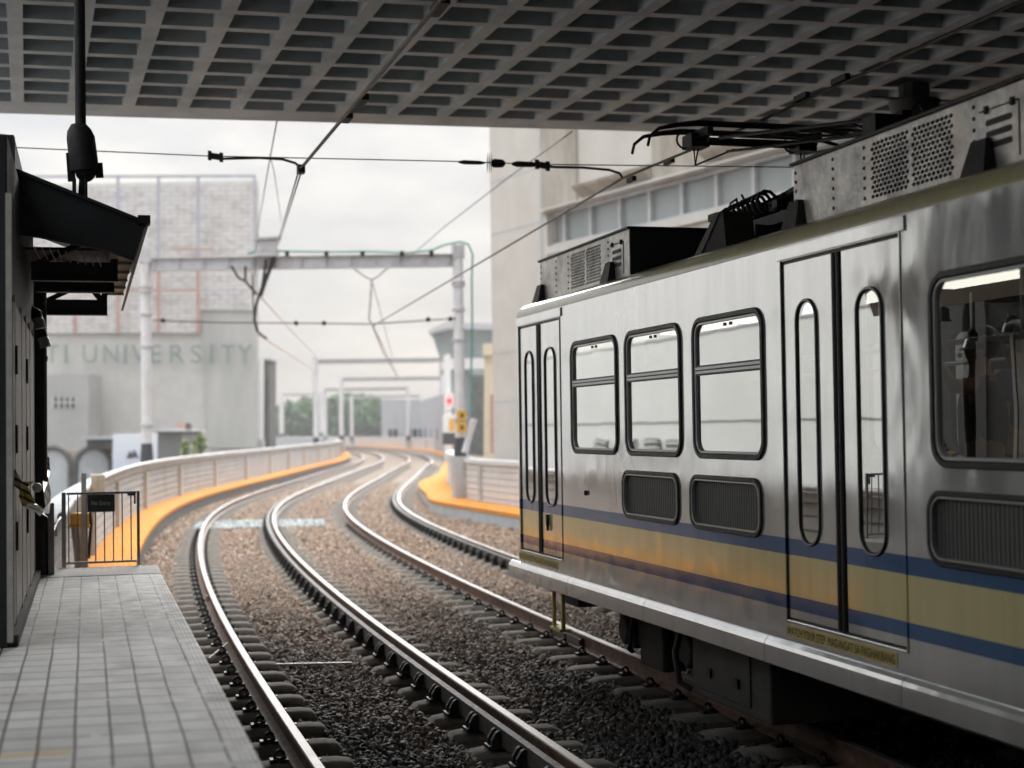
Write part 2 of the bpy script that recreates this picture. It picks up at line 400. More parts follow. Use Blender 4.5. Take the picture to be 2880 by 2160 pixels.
    def text(self, s, w, h, O, U, V, depth=.003, ital=0):   # fitted to width w, cap height h, at O, axes U (right) and V (up)
        cu = bpy.data.curves.new('t', 'FONT'); cu.body = s; cu.extrude = .0; cu.size = 1; cu.resolution_u = 3
        ob = bpy.data.objects.new('t', cu); COL.objects.link(ob)
        me = ob.to_mesh(); vs = [v.co.copy() for v in me.vertices]; fs = [tuple(p.vertices) for p in me.polygons]
        ob.to_mesh_clear(); bpy.data.objects.remove(ob); bpy.data.curves.remove(cu)
        xs = [v.x for v in vs]; ys = [v.y for v in vs]; x0, x1, y0, y1 = min(xs), max(xs), min(ys), max(ys)
        O, U, V = Vector(O), Vector(U).normalized(), Vector(V).normalized(); W = U.cross(V)
        P = [O + U*((v.x-x0)/(x1-x0)*w) + V*((v.y-max(y0, 0))/(y1-max(y0, 0))*h) + W*depth for v in vs]
        return self.add(P, fs)

def rr(a0, a1, b0, b1, r, n=6):               # rounded rectangle outline
    pts = []
    for cx, cy, s in ((a1-r, b1-r, 0), (a0+r, b1-r, 1), (a0+r, b0+r, 2), (a1-r, b0+r, 3)):
        for k in range(n+1):
            t = PI/2*(s + k/n); pts.append((cx+r*math.cos(t), cy+r*math.sin(t)))
    return pts

def origin_of(o):
    while o is not None and o.parent is not None: o = o.parent
    return Vector(o.location) if o is not None else Vector((0,0,0))
def build(name, mb, mat, parent=None, loc=None, smooth=False, bevel=0, label=None):
    base = origin_of(parent) if parent is not None else Vector(loc if loc is not None else (0,0,0))
    me = bpy.data.meshes.new(name)
    me.from_pydata([Vector(v)-base for v in mb.v], [], mb.f); me.update()
    mats = mat if isinstance(mat, (list, tuple)) else [mat]
    for m in mats: me.materials.append(m)
    if smooth: me.polygons.foreach_set('use_smooth', [True]*len(me.polygons)); me.set_sharp_from_angle(angle=math.radians(40))
    o = bpy.data.objects.new(name, me); COL.objects.link(o)
    if parent is not None: o.parent = parent
    else: o.location = base
    if bevel:
        b = o.modifiers.new('bevel', 'BEVEL'); b.width = bevel; b.segments = 2; b.limit_method = 'ANGLE'
    if label: o['label'] = label
    return o
def tag(o, label=None, cat=None, group=None, kind=None):
    for k, v in (('label', label), ('category', cat), ('group', group), ('kind', kind)):
        if v: o[k] = v
    return o
def thing(name, label, cat, loc, group=None):
    o = bpy.data.objects.new(name, None); COL.objects.link(o); o.location = loc; o.empty_display_size = .2
    return tag(o, label, cat, group)
def copy_tree(o, loc=None, rotz=None, scale=None):
    c = o.copy(); COL.objects.link(c)
    if loc is not None: c.location = loc
    if rotz is not None: c.rotation_euler = (0, 0, rotz)
    for ch in list(o.children):
        d = ch.copy(); COL.objects.link(d); d.parent = c
        for g in list(ch.children):
            e = g.copy(); COL.objects.link(e); e.parent = d
    return c

# ------------------------------------------------------------------ track alignment
CTRL = [(3.71,-15),(3.71,0),(3.71,10),(3.73,15),(3.88,20),(4.12,25),(4.48,30),(5.0,35.5),(5.7,40.5),(6.75,46),(8.65,54),(10.95,63),(12.4,69),
        (15.6,82),(18.0,91),(19.6,98),(22.0,110),(24.4,125),(26.4,140),(27.4,152),(28.6,175),(28.0,205),(24,240),(16,280)]
cx = np.array([c[0] for c in CTRL]); cy = np.array([c[1] for c in CTRL], float)
YS = np.arange(-15, 280.01, .5); XS = np.interp(YS, cy, cx)
for _ in range(3):
    k = 13; pad = np.concatenate([np.full(k//2, XS[0]), XS, XS[-1]+(XS[-1]-XS[-2])*np.arange(1, k//2+1)])
    XS = np.convolve(pad, np.ones(k)/k, 'valid')
TX = np.gradient(XS, YS); LN = np.sqrt(1+TX*TX)
NX, NY = 1/LN, -TX/LN                          # unit normal to the right of the track
def path(y0, y1, d=0, step=1):
    i = [j for j in range(len(YS)) if y0-1e-6 <= YS[j] <= y1+1e-6][::step]
    return [(XS[j]+NX[j]*d, YS[j]+NY[j]*d, NX[j], NY[j]) for j in i]
S = np.concatenate([[0], np.cumsum(np.hypot(np.diff(XS), np.diff(YS)))])
def at_s(s):
    x = np.interp(s, S, XS); y = np.interp(s, S, YS); return x, y, np.interp(s, S, NX), np.interp(s, S, NY)
def s_of_y(y): return float(np.interp(y, YS, S))
T1, T2, HG = -1.64, 1.64, .7525

# ------------------------------------------------------------------ SETTING: ground, deck, hall
g = MB().add([(-900,-200,-9),(900,-200,-9),(900,1500,-9),(-900,1500,-9)], [(0,1,2,3)])
tag(build('ground', g, weathered('city_ground', (.16,.16,.15), (.28,.27,.25), .05, .9)), kind='structure')
d = MB().sweep([(-7.5,-1.2),(7.5,-1.2),(7.5,-.24),(-7.5,-.24)], path(-15, 280, 0, 2))
tag(build('ballast_bed', d, M['ballast']), kind='structure')
pl = MB().box(-3.99, .5, -12, 13.3, -.235, .868)
pl.box(-3.99, .57, -12, 12.55, .80, .87)
tag(build('platform', pl, M['tile'], bevel=.008), kind='structure')
ed = MB().box(-.36, .575, 12.555, 13.36, .74, .873)
tag(build('platform_end_strip', ed, weathered('pale_screed', (.5,.49,.47), (.6,.59,.57), 3, .7), bevel=.01), kind='structure')

# waffle slab over the station ------------------------------------------------
ZS = 5.9
def edge_y(x): return 19.18 - .066*(x+1) + .012*math.sin(x*1.7)
slab = MB()
O2 = np.array([.57, 18.40]); A2 = np.array([.63, -.027]); B2 = np.array([-.022, -.62]) * np.array([-1, 1])
cols, rows = range(-3, 19), range(0, 22)
def gpt(u, v): p = O2 + A2*u + B2*v; return (p[0], p[1])
au, bv, dp_, tp_ = .775, .79, 1.1, .03
V = {}
def gv(u, v, z=ZS):
    k_ = (round(u, 4), round(v, 4), z)
    if k_ not in V: p = gpt(u, v); V[k_] = len(slab.v); slab.v.append((p[0], p[1], z))
    return V[k_]
for c in cols:
    for r in rows:
        u0, u1, v0, v1 = c, c+au, r, r+bv
        slab.f += [(gv(u1,v0), gv(c+1,v0), gv(c+1,v1), gv(u1,v1)), (gv(u0,v1), gv(u1,v1), gv(u1,r+1), gv(u0,r+1)), (gv(u1,v1), gv(c+1,v1), gv(c+1,r+1), gv(u1,r+1))]
        top = ZS+dp_; t = tp_/.63
        a = [gv(u0,v0), gv(u1,v0), gv(u1,v1), gv(u0,v1)]; b = [gv(u0+t,v0+t,top), gv(u1-t,v0+t,top), gv(u1-t,v1-t,top), gv(u0+t,v1-t,top)]
        for i in range(4): slab.f.append((a[i], a[(i+1) % 4], b[(i+1) % 4], b[i]))
        slab.f.append(tuple(b))
x0, x1 = cols[0], cols[-1]+1; y1 = rows[-1]+1
# edge margin and outer body
mar = MB()
ln = 40; tops = []
for i in range(ln+1):
    u = x0 + (x1-x0)*i/ln; p = gpt(u, 0); tops.append((p[0], p[1], p[0], edge_y(p[0])))
for i in range(ln):
    a, b = tops[i], tops[i+1]
    mar.add([(a[0],a[1],ZS),(b[0],b[1],ZS),(b[2],b[3],ZS),(a[2],a[3],ZS),(a[2],a[3],ZS+1.4),(b[2],b[3],ZS+1.4)], [(0,1,2,3),(3,2,5,4)])
slab.add(mar.v, mar.f)
pl_, pr_, pb_, pc_ = gpt(x0,0), gpt(x1,0), gpt(x0,y1), gpt(x1,y1)
slab.add([(-1.5,-14,ZS),(14,-14,ZS),(14,pc_[1],ZS),(pc_[0],pc_[1],ZS),(pb_[0],pb_[1],ZS),(-1.5,pb_[1],ZS)], [(0,1,2,3,4,5)])
slab.add([(-1.5,pb_[1],ZS),(pb_[0],pb_[1],ZS),(pl_[0],edge_y(pl_[0]),ZS),(-1.5,edge_y(pl_[0]),ZS)], [(0,1,2,3)])
slab.add([(pc_[0],pc_[1],ZS),(14,pc_[1],ZS),(14,edge_y(14),ZS),(pr_[0],edge_y(pr_[0]),ZS)], [(0,1,2,3)])
slab.add([(-1.5,-14,ZS+1.4),(14,-14,ZS+1.4),(14,edge_y(14),ZS+1.4),(-1.5,edge_y(-1.5),ZS+1.4)], [(0,1,2,3)])
slab.add([(-1.5,-14,ZS),(-1.5,edge_y(-1.5),ZS),(-1.5,edge_y(-1.5),ZS+1.4),(-1.5,-14,ZS+1.4)], [(0,1,2,3)])
slab.add([(-4,-14,ZS),(-1.5,-14,ZS),(-1.5,4.5,ZS),(-4,4.5,ZS),(-4,-14,ZS+1.4),(-1.5,-14,ZS+1.4),(-1.5,4.5,ZS+1.4),(-4,4.5,ZS+1.4)], [(0,3,2,1),(4,5,6,7),(3,7,6,2),(0,4,7,3)])  # unseen side wing, added to block skylight over the near platform
tag(build('waffle_slab', slab, M['conc_slab']), 'coffered concrete slab roofing the station tracks, seen from below', 'ceiling', kind='structure')
# enclosing station walls (dark unseen hall; left wall shaped to limit light)
hw = MB().box(-4.3,-4,-14,4.5,-1,5.89).box(-4.3,-4,4.51,9.5,-1,3.0).box(11.5,11.8,-14,17.5,-1,ZS-.01).box(-3.99,11.49,-14.3,-14,-1,ZS-.01)
tag(build('station_wall', hw, M['hall_wall']), kind='structure')
op = MB().box(7.05, 11.48, -13.9, 15, -.23, .87)
tag(build('opposite_platform', op, M['conc_dark']), kind='structure')
# ------------------------------------------------------------------ walkways and parapets
wl = MB().sweep([(-2.42,-.23),(-1.72,-.23),(-1.72,.06),(-2.42,.06)], path(13.5, 270, T1))
tag(build('walkway', wl, M['conc_dark']), kind='structure')
wt = MB().sweep([(-2.41,.064),(-1.70,.064),(-1.70,.15),(-2.41,.15)], path(13.5, 270, T1))
tag(build('orange_walkway', wt, M['walk']), kind='structure')
def parapet_profile(sgn, h=1.22, t=.2, boards=6):
    pr = []; z = -.6; pr.append((0, z)); zb = .1; bh = (h-.12-zb)/boards
    pr.append((0, zb))
    for i in range(boards):
        a = zb+bh*i; pr += [(0, a+.012), (-.03*sgn*0+0, a+.012), (0, a+bh-.02), (.028*sgn, a+bh-.02), (.028*sgn, a+bh)]
    pr += [(0, h-.12), (-.05*sgn, h-.12), (-.05*sgn, h-.015), (-.035*sgn, h), ((t+.04)*sgn, h), ((t+.06)*sgn, h-.12), (t*sgn, h-.12), (t*sgn, -.6)]
    return pr
def fence_posts(pth, sgn, every, h, w=.16):
    m = MB(); last = None; acc = 1e9
    for p in pth:
        if last is not None: acc += math.hypot(p[0]-last[0], p[1]-last[1])
        last = p
        if acc >= every:
            acc = 0; n_ = Vector((p[2], p[3], 0)); t_ = Vector((-p[3], p[2], 0)); c_ = Vector((p[0], p[1], 0)) - n_*(.025*sgn)
            m.obox(c_+Vector((0,0,h/2-.12)), n_*.05, t_*(w/2), Vector((0,0,h/2-.03)))
    return m
pL = path(13.55, 260, T1)
P_l = [(p[0]+p[2]*-2.42, p[1]+p[3]*-2.42, p[2], p[3]) for p in pL]
par = thing('parapet_wall', 'long grey concrete parapet of horizontal boards curving along the left orange walkway', 'parapet', (P_l[0][0], P_l[0][1], 0))
build('wall', MB().sweep([(o, z) for o, z in parapet_profile(-1)], P_l), M['conc'], par)
for k_ in range(16):
    seg = P_l[20+k_*14:22+k_*14]
    if len(seg) > 1: build('buttress', fence_posts(seg[:1], -1, 1, 1.2, .3), M['conc_pale'], par)
# handrail pipe
hp = MB().tube([(p[0]+p[2]*-2.33, p[1]+p[3]*-2.33, 1.27) for p in path(14.0, 120, T1)], .042, 10)
for p in path(14.5, 60, T1, 5): hp.tube([(p[0]+p[2]*-2.33, p[1]+p[3]*-2.33, 1.27), (p[0]+p[2]*-2.46, p[1]+p[3]*-2.46, 1.08)], .018, 6)
tag(build('handrail', hp, M['galv'], loc=(hp.v[0]), smooth=True), 'pale round handrail pipe with a dark open end above the left parapet', 'handrail')
# right side
RE = [(9.25,13),(9.15,24),(8.95,32),(8.72,37.5),(8.9,40),(9.5,43),(11.2,52)]
tail = path(62, 268, T2, 14); RE2 = RE + [(p[0]+p[2]*1.78, p[1]+p[3]*1.78) for p in tail]
def poly_path(pts, sub=4):
    out = []
    P = [Vector((*p, 0)) for p in pts]; Q = []
    for i in range(len(P)-1):
        p0, p1, p2, p3 = P[max(i-1,0)], P[i], P[i+1], P[min(i+2, len(P)-1)]
        for k in range(sub):
            t = k/sub; Q.append(.5*((2*p1)+(p2-p0)*t+(2*p0-5*p1+4*p2-p3)*t*t+(3*p1-p0-3*p2+p3)*t**3))
    Q.append(P[-1])
    for i, q in enumerate(Q):
        d_ = (Q[min(i+1, len(Q)-1)]-Q[max(i-1,0)]).normalized(); out.append((q.x, q.y, d_.y, -d_.x))
    return out
PR = poly_path(RE2, 3)
wr = MB().sweep([(0,-.23),(1.0,-.23),(1.0,.06),(0,.06)], PR)
tag(build('walkway', wr, M['conc']), kind='structure')
wrt = MB().sweep([(-.02,.064),(.95,.064),(.95,.15),(-.02,.15)], PR)
tag(build('orange_walkway', wrt, M['walk']), kind='structure')
P_r = [(p[0]+p[2]*.98, p[1]+p[3]*.98, p[2], p[3]) for p in PR]
parr = thing('parapet_wall', 'grey concrete parapet of horizontal boards behind the right orange walkway, ending at the train', 'parapet', (P_r[0][0], P_r[0][1], 0))
build('wall', MB().sweep([(o, z) for o, z in parapet_profile(1)], P_r), weathered('pale_painted_boards', (.58,.60,.615), (.68,.70,.715), 2, .8, bmp=.2), parr)
for k_ in range(12):
    build('buttress', fence_posts(P_r[4+k_*5:5+k_*5], 1, 1, 1.2, .2), M['conc'], parr)

# ------------------------------------------------------------------ rails, guard rails, sleepers
RAIL = [(-.07,-.152),(.07,-.152),(.07,-.138),(.012,-.118),(.01,-.045),(.034,-.036),(.036,-.008),(.028,0),(-.028,0),(-.036,-.008),(-.034,-.036),(-.01,-.045),(-.012,-.118),(-.07,-.138)]
labs = [('far left', 'shiny-topped rail nearest the tiled platform edge, outermost on the left'), ('', 'shiny-topped rail with a guard rail and dark bracket pairs beside it'),
        ('', 'rail running under the near side of the train, with a bolted joint'), ('', 'rightmost rail, passing behind the end of the train')]
rails = []
for i, dd in enumerate((T1-HG, T1+HG, T2-HG, T2+HG)):
    rails.append(tag(build('rail', MB().sweep(RAIL, path(-10, 250, dd)), M['rail'], loc=(3.7+dd, 5, 0)), labs[i][1], 'rail', 'rails of the two curving tracks'))
fp = MB()
for p in path(14.2, 15.2, T2-HG):
    pass
jp = path(14.0, 15.0, T2-HG)
fp.sweep([(-.05,-.12),(-.012,-.12),(-.012,-.04),(-.05,-.05)], jp)
for p in jp: fp.obox((p[0]-.055, p[1], -.085), (.014,0,0), (0,.022,0), (0,0,.035))
build('fishplate', fp, M['guard'], rails[2])
GUARD = [(-.165,-.13),(-.10,-.13),(-.10,-.02),(-.115,-.012),(-.165,-.012)]
for dd, lab in ((T1+HG, 'flat guard rail held by dark brackets along the second rail from the platform'), (T2+HG, 'flat guard rail along the rightmost rail, half hidden by the train')):
    gr = thing('guard_rail', lab, 'guard rail', (3.7+dd, 6, 0), 'guard rails inside the curve')
    build('bar', MB().sweep(GUARD, path(4, 120, dd)), M['guard'], gr)
    s0 = s_of_y(6.8)
    for k_ in range(70):
        x, y, nx, ny = at_s(s0+.62*k_); m = MB()
        n_ = Vector((nx, ny, 0)); t_ = Vector((-ny, nx, 0)); c_ = Vector((x, y, 0)) + n_*dd
        for q in (-.05, .05):
            pr = [(-.168,-.03),(-.168,-.13),(-.235,-.15),(-.235,-.085),(-.205,-.035),(-.185,-.022)]
            m.prism(pr, lambda o, z: c_+n_*o+t_*(q-.02)+Vector((0,0,z)), lambda o, z: c_+n_*o+t_*(q+.02)+Vector((0,0,z)))
        m.obox(c_+n_*(-.18)+Vector((0,0,-.135)), n_*.075, t_*.07, Vector((0,0,.012)))
        build('bracket', m, M['steel_dark'], gr)

def sleeper_mesh():
    m = MB(); st = [(-1.25,-.42,.115),(-1.22,-.19,.115),(-1.15,-.160,.12),(-.95,-.154,.12),(-.50,-.154,.12),(-.42,-.165,.115),(-.37,-.21,.11),(-.3,-.30,.1),(.3,-.30,.1),(.37,-.21,.11),(.42,-.165,.115),(.50,-.154,.12),(.95,-.154,.12),(1.15,-.160,.12),(1.22,-.19,.115),(1.25,-.42,.115)]
    vs = []; fs = []
    for x, z, w in st:
        vs += [(x,-w-.03,-.45),(x,-w-.02,z-.045),(x,-w+.02,z-.008),(x,-w+.05,z),(x,w-.05,z),(x,w-.02,z-.008),(x,w+.02,z-.045),(x,w+.03,-.45)]
    for i in range(len(st)-1):
        for k in range(8):
            a, b = i*8+k, i*8+(k+1) % 8; fs.append((a, b, b+8, a+8))
    m.add(vs, fs); return m
sm = build('sleeper', sleeper_mesh(), M['sleeper'], smooth=True).data
bpy.data.objects.remove(bpy.data.objects['sleeper'])
cm = MB()   # spring clip: looped bar on a shoulder
cm.tube([(.02,-.05,-.13),(.03,-.045,-.10),(.06,-.03,-.085),(.09,-.005,-.10),(.09,.02,-.125),(.06,.04,-.13),(.035,.02,-.118),(.02,.0,-.13)], .012, 6)
cm.box(.06,.12,-.04,.04,-.172,-.13).box(.0,.055,-.05,.05,-.145,-.132)
clip = build('rail_clip', cm, M['steel_dark'], smooth=True); clip_me = clip.data; bpy.data.objects.remove(clip)
s0 = s_of_y(5.0); nS = 138
SLEEP = []
for ti, (dd, lab) in enumerate(((T1, 'grey concrete sleeper in the ballast under the track beside the platform'), (T2, 'grey concrete sleeper in the ballast under the track the train stands on'))):
    for k_ in range(nS):
        x, y, nx, ny = at_s(s0+.62*k_); x += nx*dd; y += ny*dd
        o = bpy.data.objects.new('sleeper', sm); COL.objects.link(o); o.location = (x, y, 0); o.rotation_euler = (0, 0, math.atan2(ny, nx)+random.uniform(-.015,.015))
        tag(o, lab, 'sleeper', 'concrete sleepers under the track beside the platform' if ti == 0 else 'concrete sleepers under the track of the train')
        SLEEP.append((x, y, nx, ny))
        if y < 34:
            for ax, rz in ((-HG-.07, PI), (-HG+.07, 0), (HG-.07, PI), (HG+.07, 0)):
                c = bpy.data.objects.new('rail_clip', clip_me); COL.objects.link(c); c.parent = o
                c.location = (ax, 0, 0 if rz else -.03); c.rotation_euler = (0, 0, rz)
                if not rz: c.scale = (.6, .8, .9)

# ------------------------------------------------------------------ ballast stones
def stones(name, n, ys, dlim, size, tones, zfun, seed, near_dark=None):
    rg = np.random.default_rng(seed)
    y = rg.uniform(ys[0], ys[1], n*2)
    # denser close by
    d_ = rg.uniform(dlim[0], dlim[1], n*2)
    i = np.clip(((y+15)/.5), 0, len(YS)-2); i0 = i.astype(int); fr = i-i0
    xm = XS[i0]*(1-fr)+XS[i0+1]*fr; nx = NX[i0]; ny = NY[i0]
    px, py = xm+nx*d_, y+ny*d_
    keep = np.ones(n*2, bool)
    for dr in (T1-HG, T1+HG, T2-HG, T2+HG): keep &= np.abs(d_-dr) > .085
    for dr in (T1+HG, T2+HG): keep &= np.abs(d_-dr+.15) > .10
    # clear of sleeper tops near the rails
    sc_ = np.interp(y, YS, S); ph = np.mod(sc_-s0+.31, .62)-.31
    near = np.zeros(n*2, bool)
    for tc in (T1, T2): near |= (np.abs(np.abs(d_-tc)-HG) < .34)
    lat = np.minimum(np.abs(np.abs(d_-T1)-HG), np.abs(np.abs(d_-T2)-HG))
    keep &= ~(near & (np.abs(ph) < .135) & ((lat < .19) | (py < 15+2.5*np.sin(px*2.1+py))) & (rg.uniform(0, 1, n*2) > .06))
    keep &= ~((px < .60) & (py < 13.4))
    px, py, d_, near = px[keep][:n], py[keep][:n], d_[keep][:n], near[keep][:n]; n = len(px)
    base = np.array([[-1,-1,-1],[1,-1,-1],[1,1,-1],[-1,1,-1],[-1,-1,1],[1,-1,1],[1,1,1],[-1,1,1]], float)*.5
    vs = np.repeat(base[None], n, 0) + rg.uniform(-.27, .27, (n, 8, 3))
    vs[:, 4:, :2] *= rg.uniform(.45, .9, (n, 1, 1)); vs[:, :4, :2] *= rg.uniform(.6, 1., (n, 1, 1))
    s_ = rg.uniform(size[0], size[1], (n, 1, 1)); vs *= s_*np.stack([rg.uniform(.8,1.4,n), rg.uniform(.7,1.2,n), rg.uniform(.5,.9,n)], -1)[:, None, :]
    q = rg.normal(size=(n, 4)); q /= np.linalg.norm(q, axis=1, keepdims=True); w, a, b, c = q.T
    Rm = np.stack([1-2*(b*b+c*c), 2*(a*b-c*w), 2*(a*c+b*w), 2*(a*b+c*w), 1-2*(a*a+c*c), 2*(b*c-a*w), 2*(a*c-b*w), 2*(b*c+a*w), 1-2*(a*a+b*b)], -1).reshape(n, 3, 3)
    vs = np.einsum('nij,nkj->nki', Rm, vs)
    z = zfun(px, py, d_, near) + rg.uniform(-.012, .012, n)
    vs += np.stack([px, py, z], -1)[:, None, :]
    faces = np.array([[0,3,2,1],[4,5,6,7],[0,1,5,4],[1,2,6,5],[2,3,7,6],[3,0,4,7]])
    fi = (faces[None]+8*np.arange(n)[:, None, None]).reshape(-1)
    me = bpy.data.meshes.new(name); me.vertices.add(8*n); me.vertices.foreach_set('co', vs.reshape(-1).astype(np.float32))
    me.loops.add(len(fi)); me.loops.foreach_set('vertex_index', fi.astype(np.int32))
    nf = 6*n; me.polygons.add(nf); me.polygons.foreach_set('loop_start', np.arange(0, 4*nf, 4, dtype=np.int32)); me.polygons.foreach_set('loop_total', np.full(nf, 4, np.int32))
    me.update(calc_edges=True); me.validate()
    t = np.array(tones); pick = rg.integers(0, len(t), n); col = t[pick]*np.array([[1.04, .95, .86]])*rg.uniform(.65, 1.3, (n, 1)) if near_dark is not None or seed == 5 else t[pick]*rg.uniform(.65, 1.3, (n, 1))
    if near_dark is not None:  # stone colour blends to near black towards the near end, wavy edge
        sf = np.clip((py-near_dark[0]-1.6*np.sin(px*1.7)-1.1*np.sin(px*4.1+py*1.3))/near_dark[1], 0, 1)[:, None]*rg.uniform(.75, 1, (n, 1))
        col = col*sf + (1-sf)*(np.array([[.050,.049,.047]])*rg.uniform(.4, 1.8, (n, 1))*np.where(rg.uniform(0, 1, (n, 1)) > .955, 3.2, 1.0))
    col = np.concatenate([np.clip(col, 0, 1), np.ones((n, 1))], 1)
    at_ = me.attributes.new('tone', 'FLOAT_COLOR', 'FACE'); at_.data.foreach_set('color', np.repeat(col, 6, 0).reshape(-1).astype(np.float32))
    me.materials.append(M['stone'])
    o = bpy.data.objects.new(name, me); COL.objects.link(o); return o
TONES = [(.26,.19,.14),(.34,.26,.20),(.24,.20,.175),(.41,.34,.28),(.33,.22,.155),(.17,.135,.115),(.46,.39,.325),(.29,.20,.14)]
def zb(px, py, d_, near):
    z = np.full(len(px), -.215); z[near] = -.25
    mid = np.abs(d_) < .6; z[mid] = -.20
    return z
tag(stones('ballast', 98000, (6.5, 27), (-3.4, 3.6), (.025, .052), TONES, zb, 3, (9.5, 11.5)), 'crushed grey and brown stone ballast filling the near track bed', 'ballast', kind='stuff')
tag(stones('ballast', 62000, (27, 62), (-3.4, 5.0), (.034, .072), TONES, zb, 5), 'crushed brown stone ballast of the far track bed', 'ballast', kind='stuff')
# bluish white painted strip of ballast
PALE = [(.42,.46,.455),(.52,.55,.545),(.30,.32,.31)]
tag(stones('painted_ballast', 2300, (34.6, 37.2), (-2.7, .3), (.05, .09), PALE, lambda a, b, c, e: np.full(len(a), -.19), 9), 'bluish white painted strip of ballast crossing the left track', 'ballast', kind='stuff')
# loose things lying in the ballast
def lying(name, pts, r, mat, lab, cat, n=6):
    tag(build(name, MB().tube(pts, r, n), mat, loc=pts[0]), lab, cat)
a = atz(776,1871,-.17); b = atz(990,1868,-.17)
tag(build('lath', MB().beam((a[0],a[1],-.165), (b[0],b[1],-.16), .035, .02), M['trim'], loc=(a[0],a[1],-.17)), 'pale wooden lath lying on the ballast between the left rails', 'lath')
a = atz(588,1852,-.13); b = atz(640,1812,-.1)
lying('rod', [(a[0],a[1],-.13),(b[0],b[1],-.09)], .01, M['trim'], 'thin grey rod leaning on the leftmost rail near the platform edge', 'rod')
pts = [atz(488,1702,-.16), atz(520,1705,-.17), atz(555,1696,-.16), atz(580,1688,-.13)]
lying('cable', pts, .014, M['black'], 'black cable looping from under the platform to the leftmost rail', 'cable')
e_ = atz(590,1683,-.1)
tag(build('bond_connector', MB().box(e_[0]-.05,e_[0]+.05,e_[1]-.05,e_[1]+.05,-.14,-.06), M['beige_sheet'], loc=e_, bevel=.01), 'small pale block where the black cable meets the leftmost rail', 'connector')
# ------------------------------------------------------------------ TRAIN
k = 2880/2212
def D(x, y, dep): return at(x*k, y*k, dep)
def DX(x, y, X): return atx(x*k, y*k, X)
XT = 3.9; TR_END = 13.66; TR_BACK = -6.0
train = thing('light_rail_train', 'light grey train with a yellow band between two blue stripes', 'train', (5.3, 8, 0))
DOORS = [(6.70, 8.03), (12.33, 13.60)]
WINS = [(10.88, 12.02, True), (9.59, 10.70, True), (8.28, 9.38, True), (5.30, 6.43, False), (4.05, 5.18, False)]
VENTS = [(9.66, 10.79), (8.34, 9.46), (5.30, 6.48)]
WZ0, WZ1 = 1.785, 2.715
holes = [[(a, .875), (b, .875), (b, 2.95), (a, 2.95)] for a, b in DOORS]
holes += [rr(a+.02, b-.02, WZ0+.02, WZ1-.02, .11) for a, b, _ in WINS]
holes += [rr(a+.02, b-.02, 1.335, 1.66, .09) for a, b in VENTS]
sp = MB().plate([(TR_BACK, .73), (TR_END, .73), (TR_END, 3.035), (TR_BACK, 3.035)], holes, lambda y, z: (XT, y, z), lambda y, z: (XT+.05, y, z))
build('side_panel', sp, M['train'], train)
fw = [rr(a+.02, b-.02, WZ0, WZ1, .1) for a, b, _ in WINS]
sp2 = MB().plate([(TR_BACK, .73), (TR_END, .73), (TR_END, 3.035), (TR_BACK, 3.035)], fw, lambda y, z: (6.70, y, z), lambda y, z: (6.65, y, z))
build('side_panel', sp2, M['interior_dark'], train)
RP = [(3.899,3.037),(3.902,3.075),(3.925,3.112),(3.975,3.148),(4.08,3.185),(4.4,3.24),(5.3,3.29),(6.2,3.24),(6.52,3.185),(6.62,3.148),(6.68,3.112),(6.70,3.075),(6.70,3.037),(6.6,3.0),(4.0,3.0)]
yp = [(0, y, 1, 0) for y in (TR_BACK, 0, 6, 10, TR_END)]
build('roof', MB().sweep(RP, yp), M['roof'], train, smooth=True)
sk = MB(); seams = [TR_BACK, -1.5, .4, 2.5, 4.6, 6.70, 8.27, 10.3, 12.1, 13.92]
SKP = [(3.902,.752),(3.885,.748),(3.868,.728),(3.860,.705),(3.858,.600),(3.868,.592),(3.93,.592),(3.93,.752)]
for a, b in zip(seams[:-1], seams[1:]):
    sk.sweep(SKP, [(0, a+.003, 1, 0), (0, b-.003, 1, 0)])
build('skirt', sk, M['train'], train)
ew = MB().box(3.951, 6.649, TR_END-.06, TR_END-.005, .73, 3.0)
build('end_wall', ew, M['train'], train)
build('floor', MB().box(3.952, 6.648, TR_BACK, TR_END-.07, .74, .85), M['interior_dark'], train)
cl_ = MB().box(3.955, 6.645, TR_BACK, TR_END-.07, 2.93, 2.98)
build('ceiling', cl_, M['interior'], train)
sb = MB()
for y0 in (4.2, 8.3, 9.7, 11.0):
    for s_ in (0, 1):
        xx = (3.99, 4.42) if s_ == 0 else (6.18, 6.61)
        sb.box(xx[0], xx[1], y0, y0+1.05, 1.22, 1.28); sb.box(*((3.99,4.05) if s_ == 0 else (6.55,6.61)), y0, y0+1.05, 1.28, 1.72)
        sb.box(xx[0]+.1, xx[1]-.1, y0+.1, y0+.95, .851, 1.22)
build('bench', sb, M['seat'], train, bevel=.015)
hr = MB()
for xx in (4.5, 6.1):
    hr.tube([(xx, -4, 2.43), (xx, 13.2, 2.43)], .016, 8)
    for y in (5.2, 6.55, 8.15, 9.5, 10.8, 12.2): hr.tube([(xx, y, .85), (xx, y, 2.93)], .015, 8)
build('grab_rail', hr, M['silver'], train, smooth=True)
for y0 in (-3.9, -2.3, -.7, .9, 2.5, 4.1, 5.7, 7.3, 8.9, 10.5, 12.0):
    build('ceiling_lamp', MB().box(5.2, 5.4, y0, y0+1.3, 2.86, 2.925), M['lamp'], train)

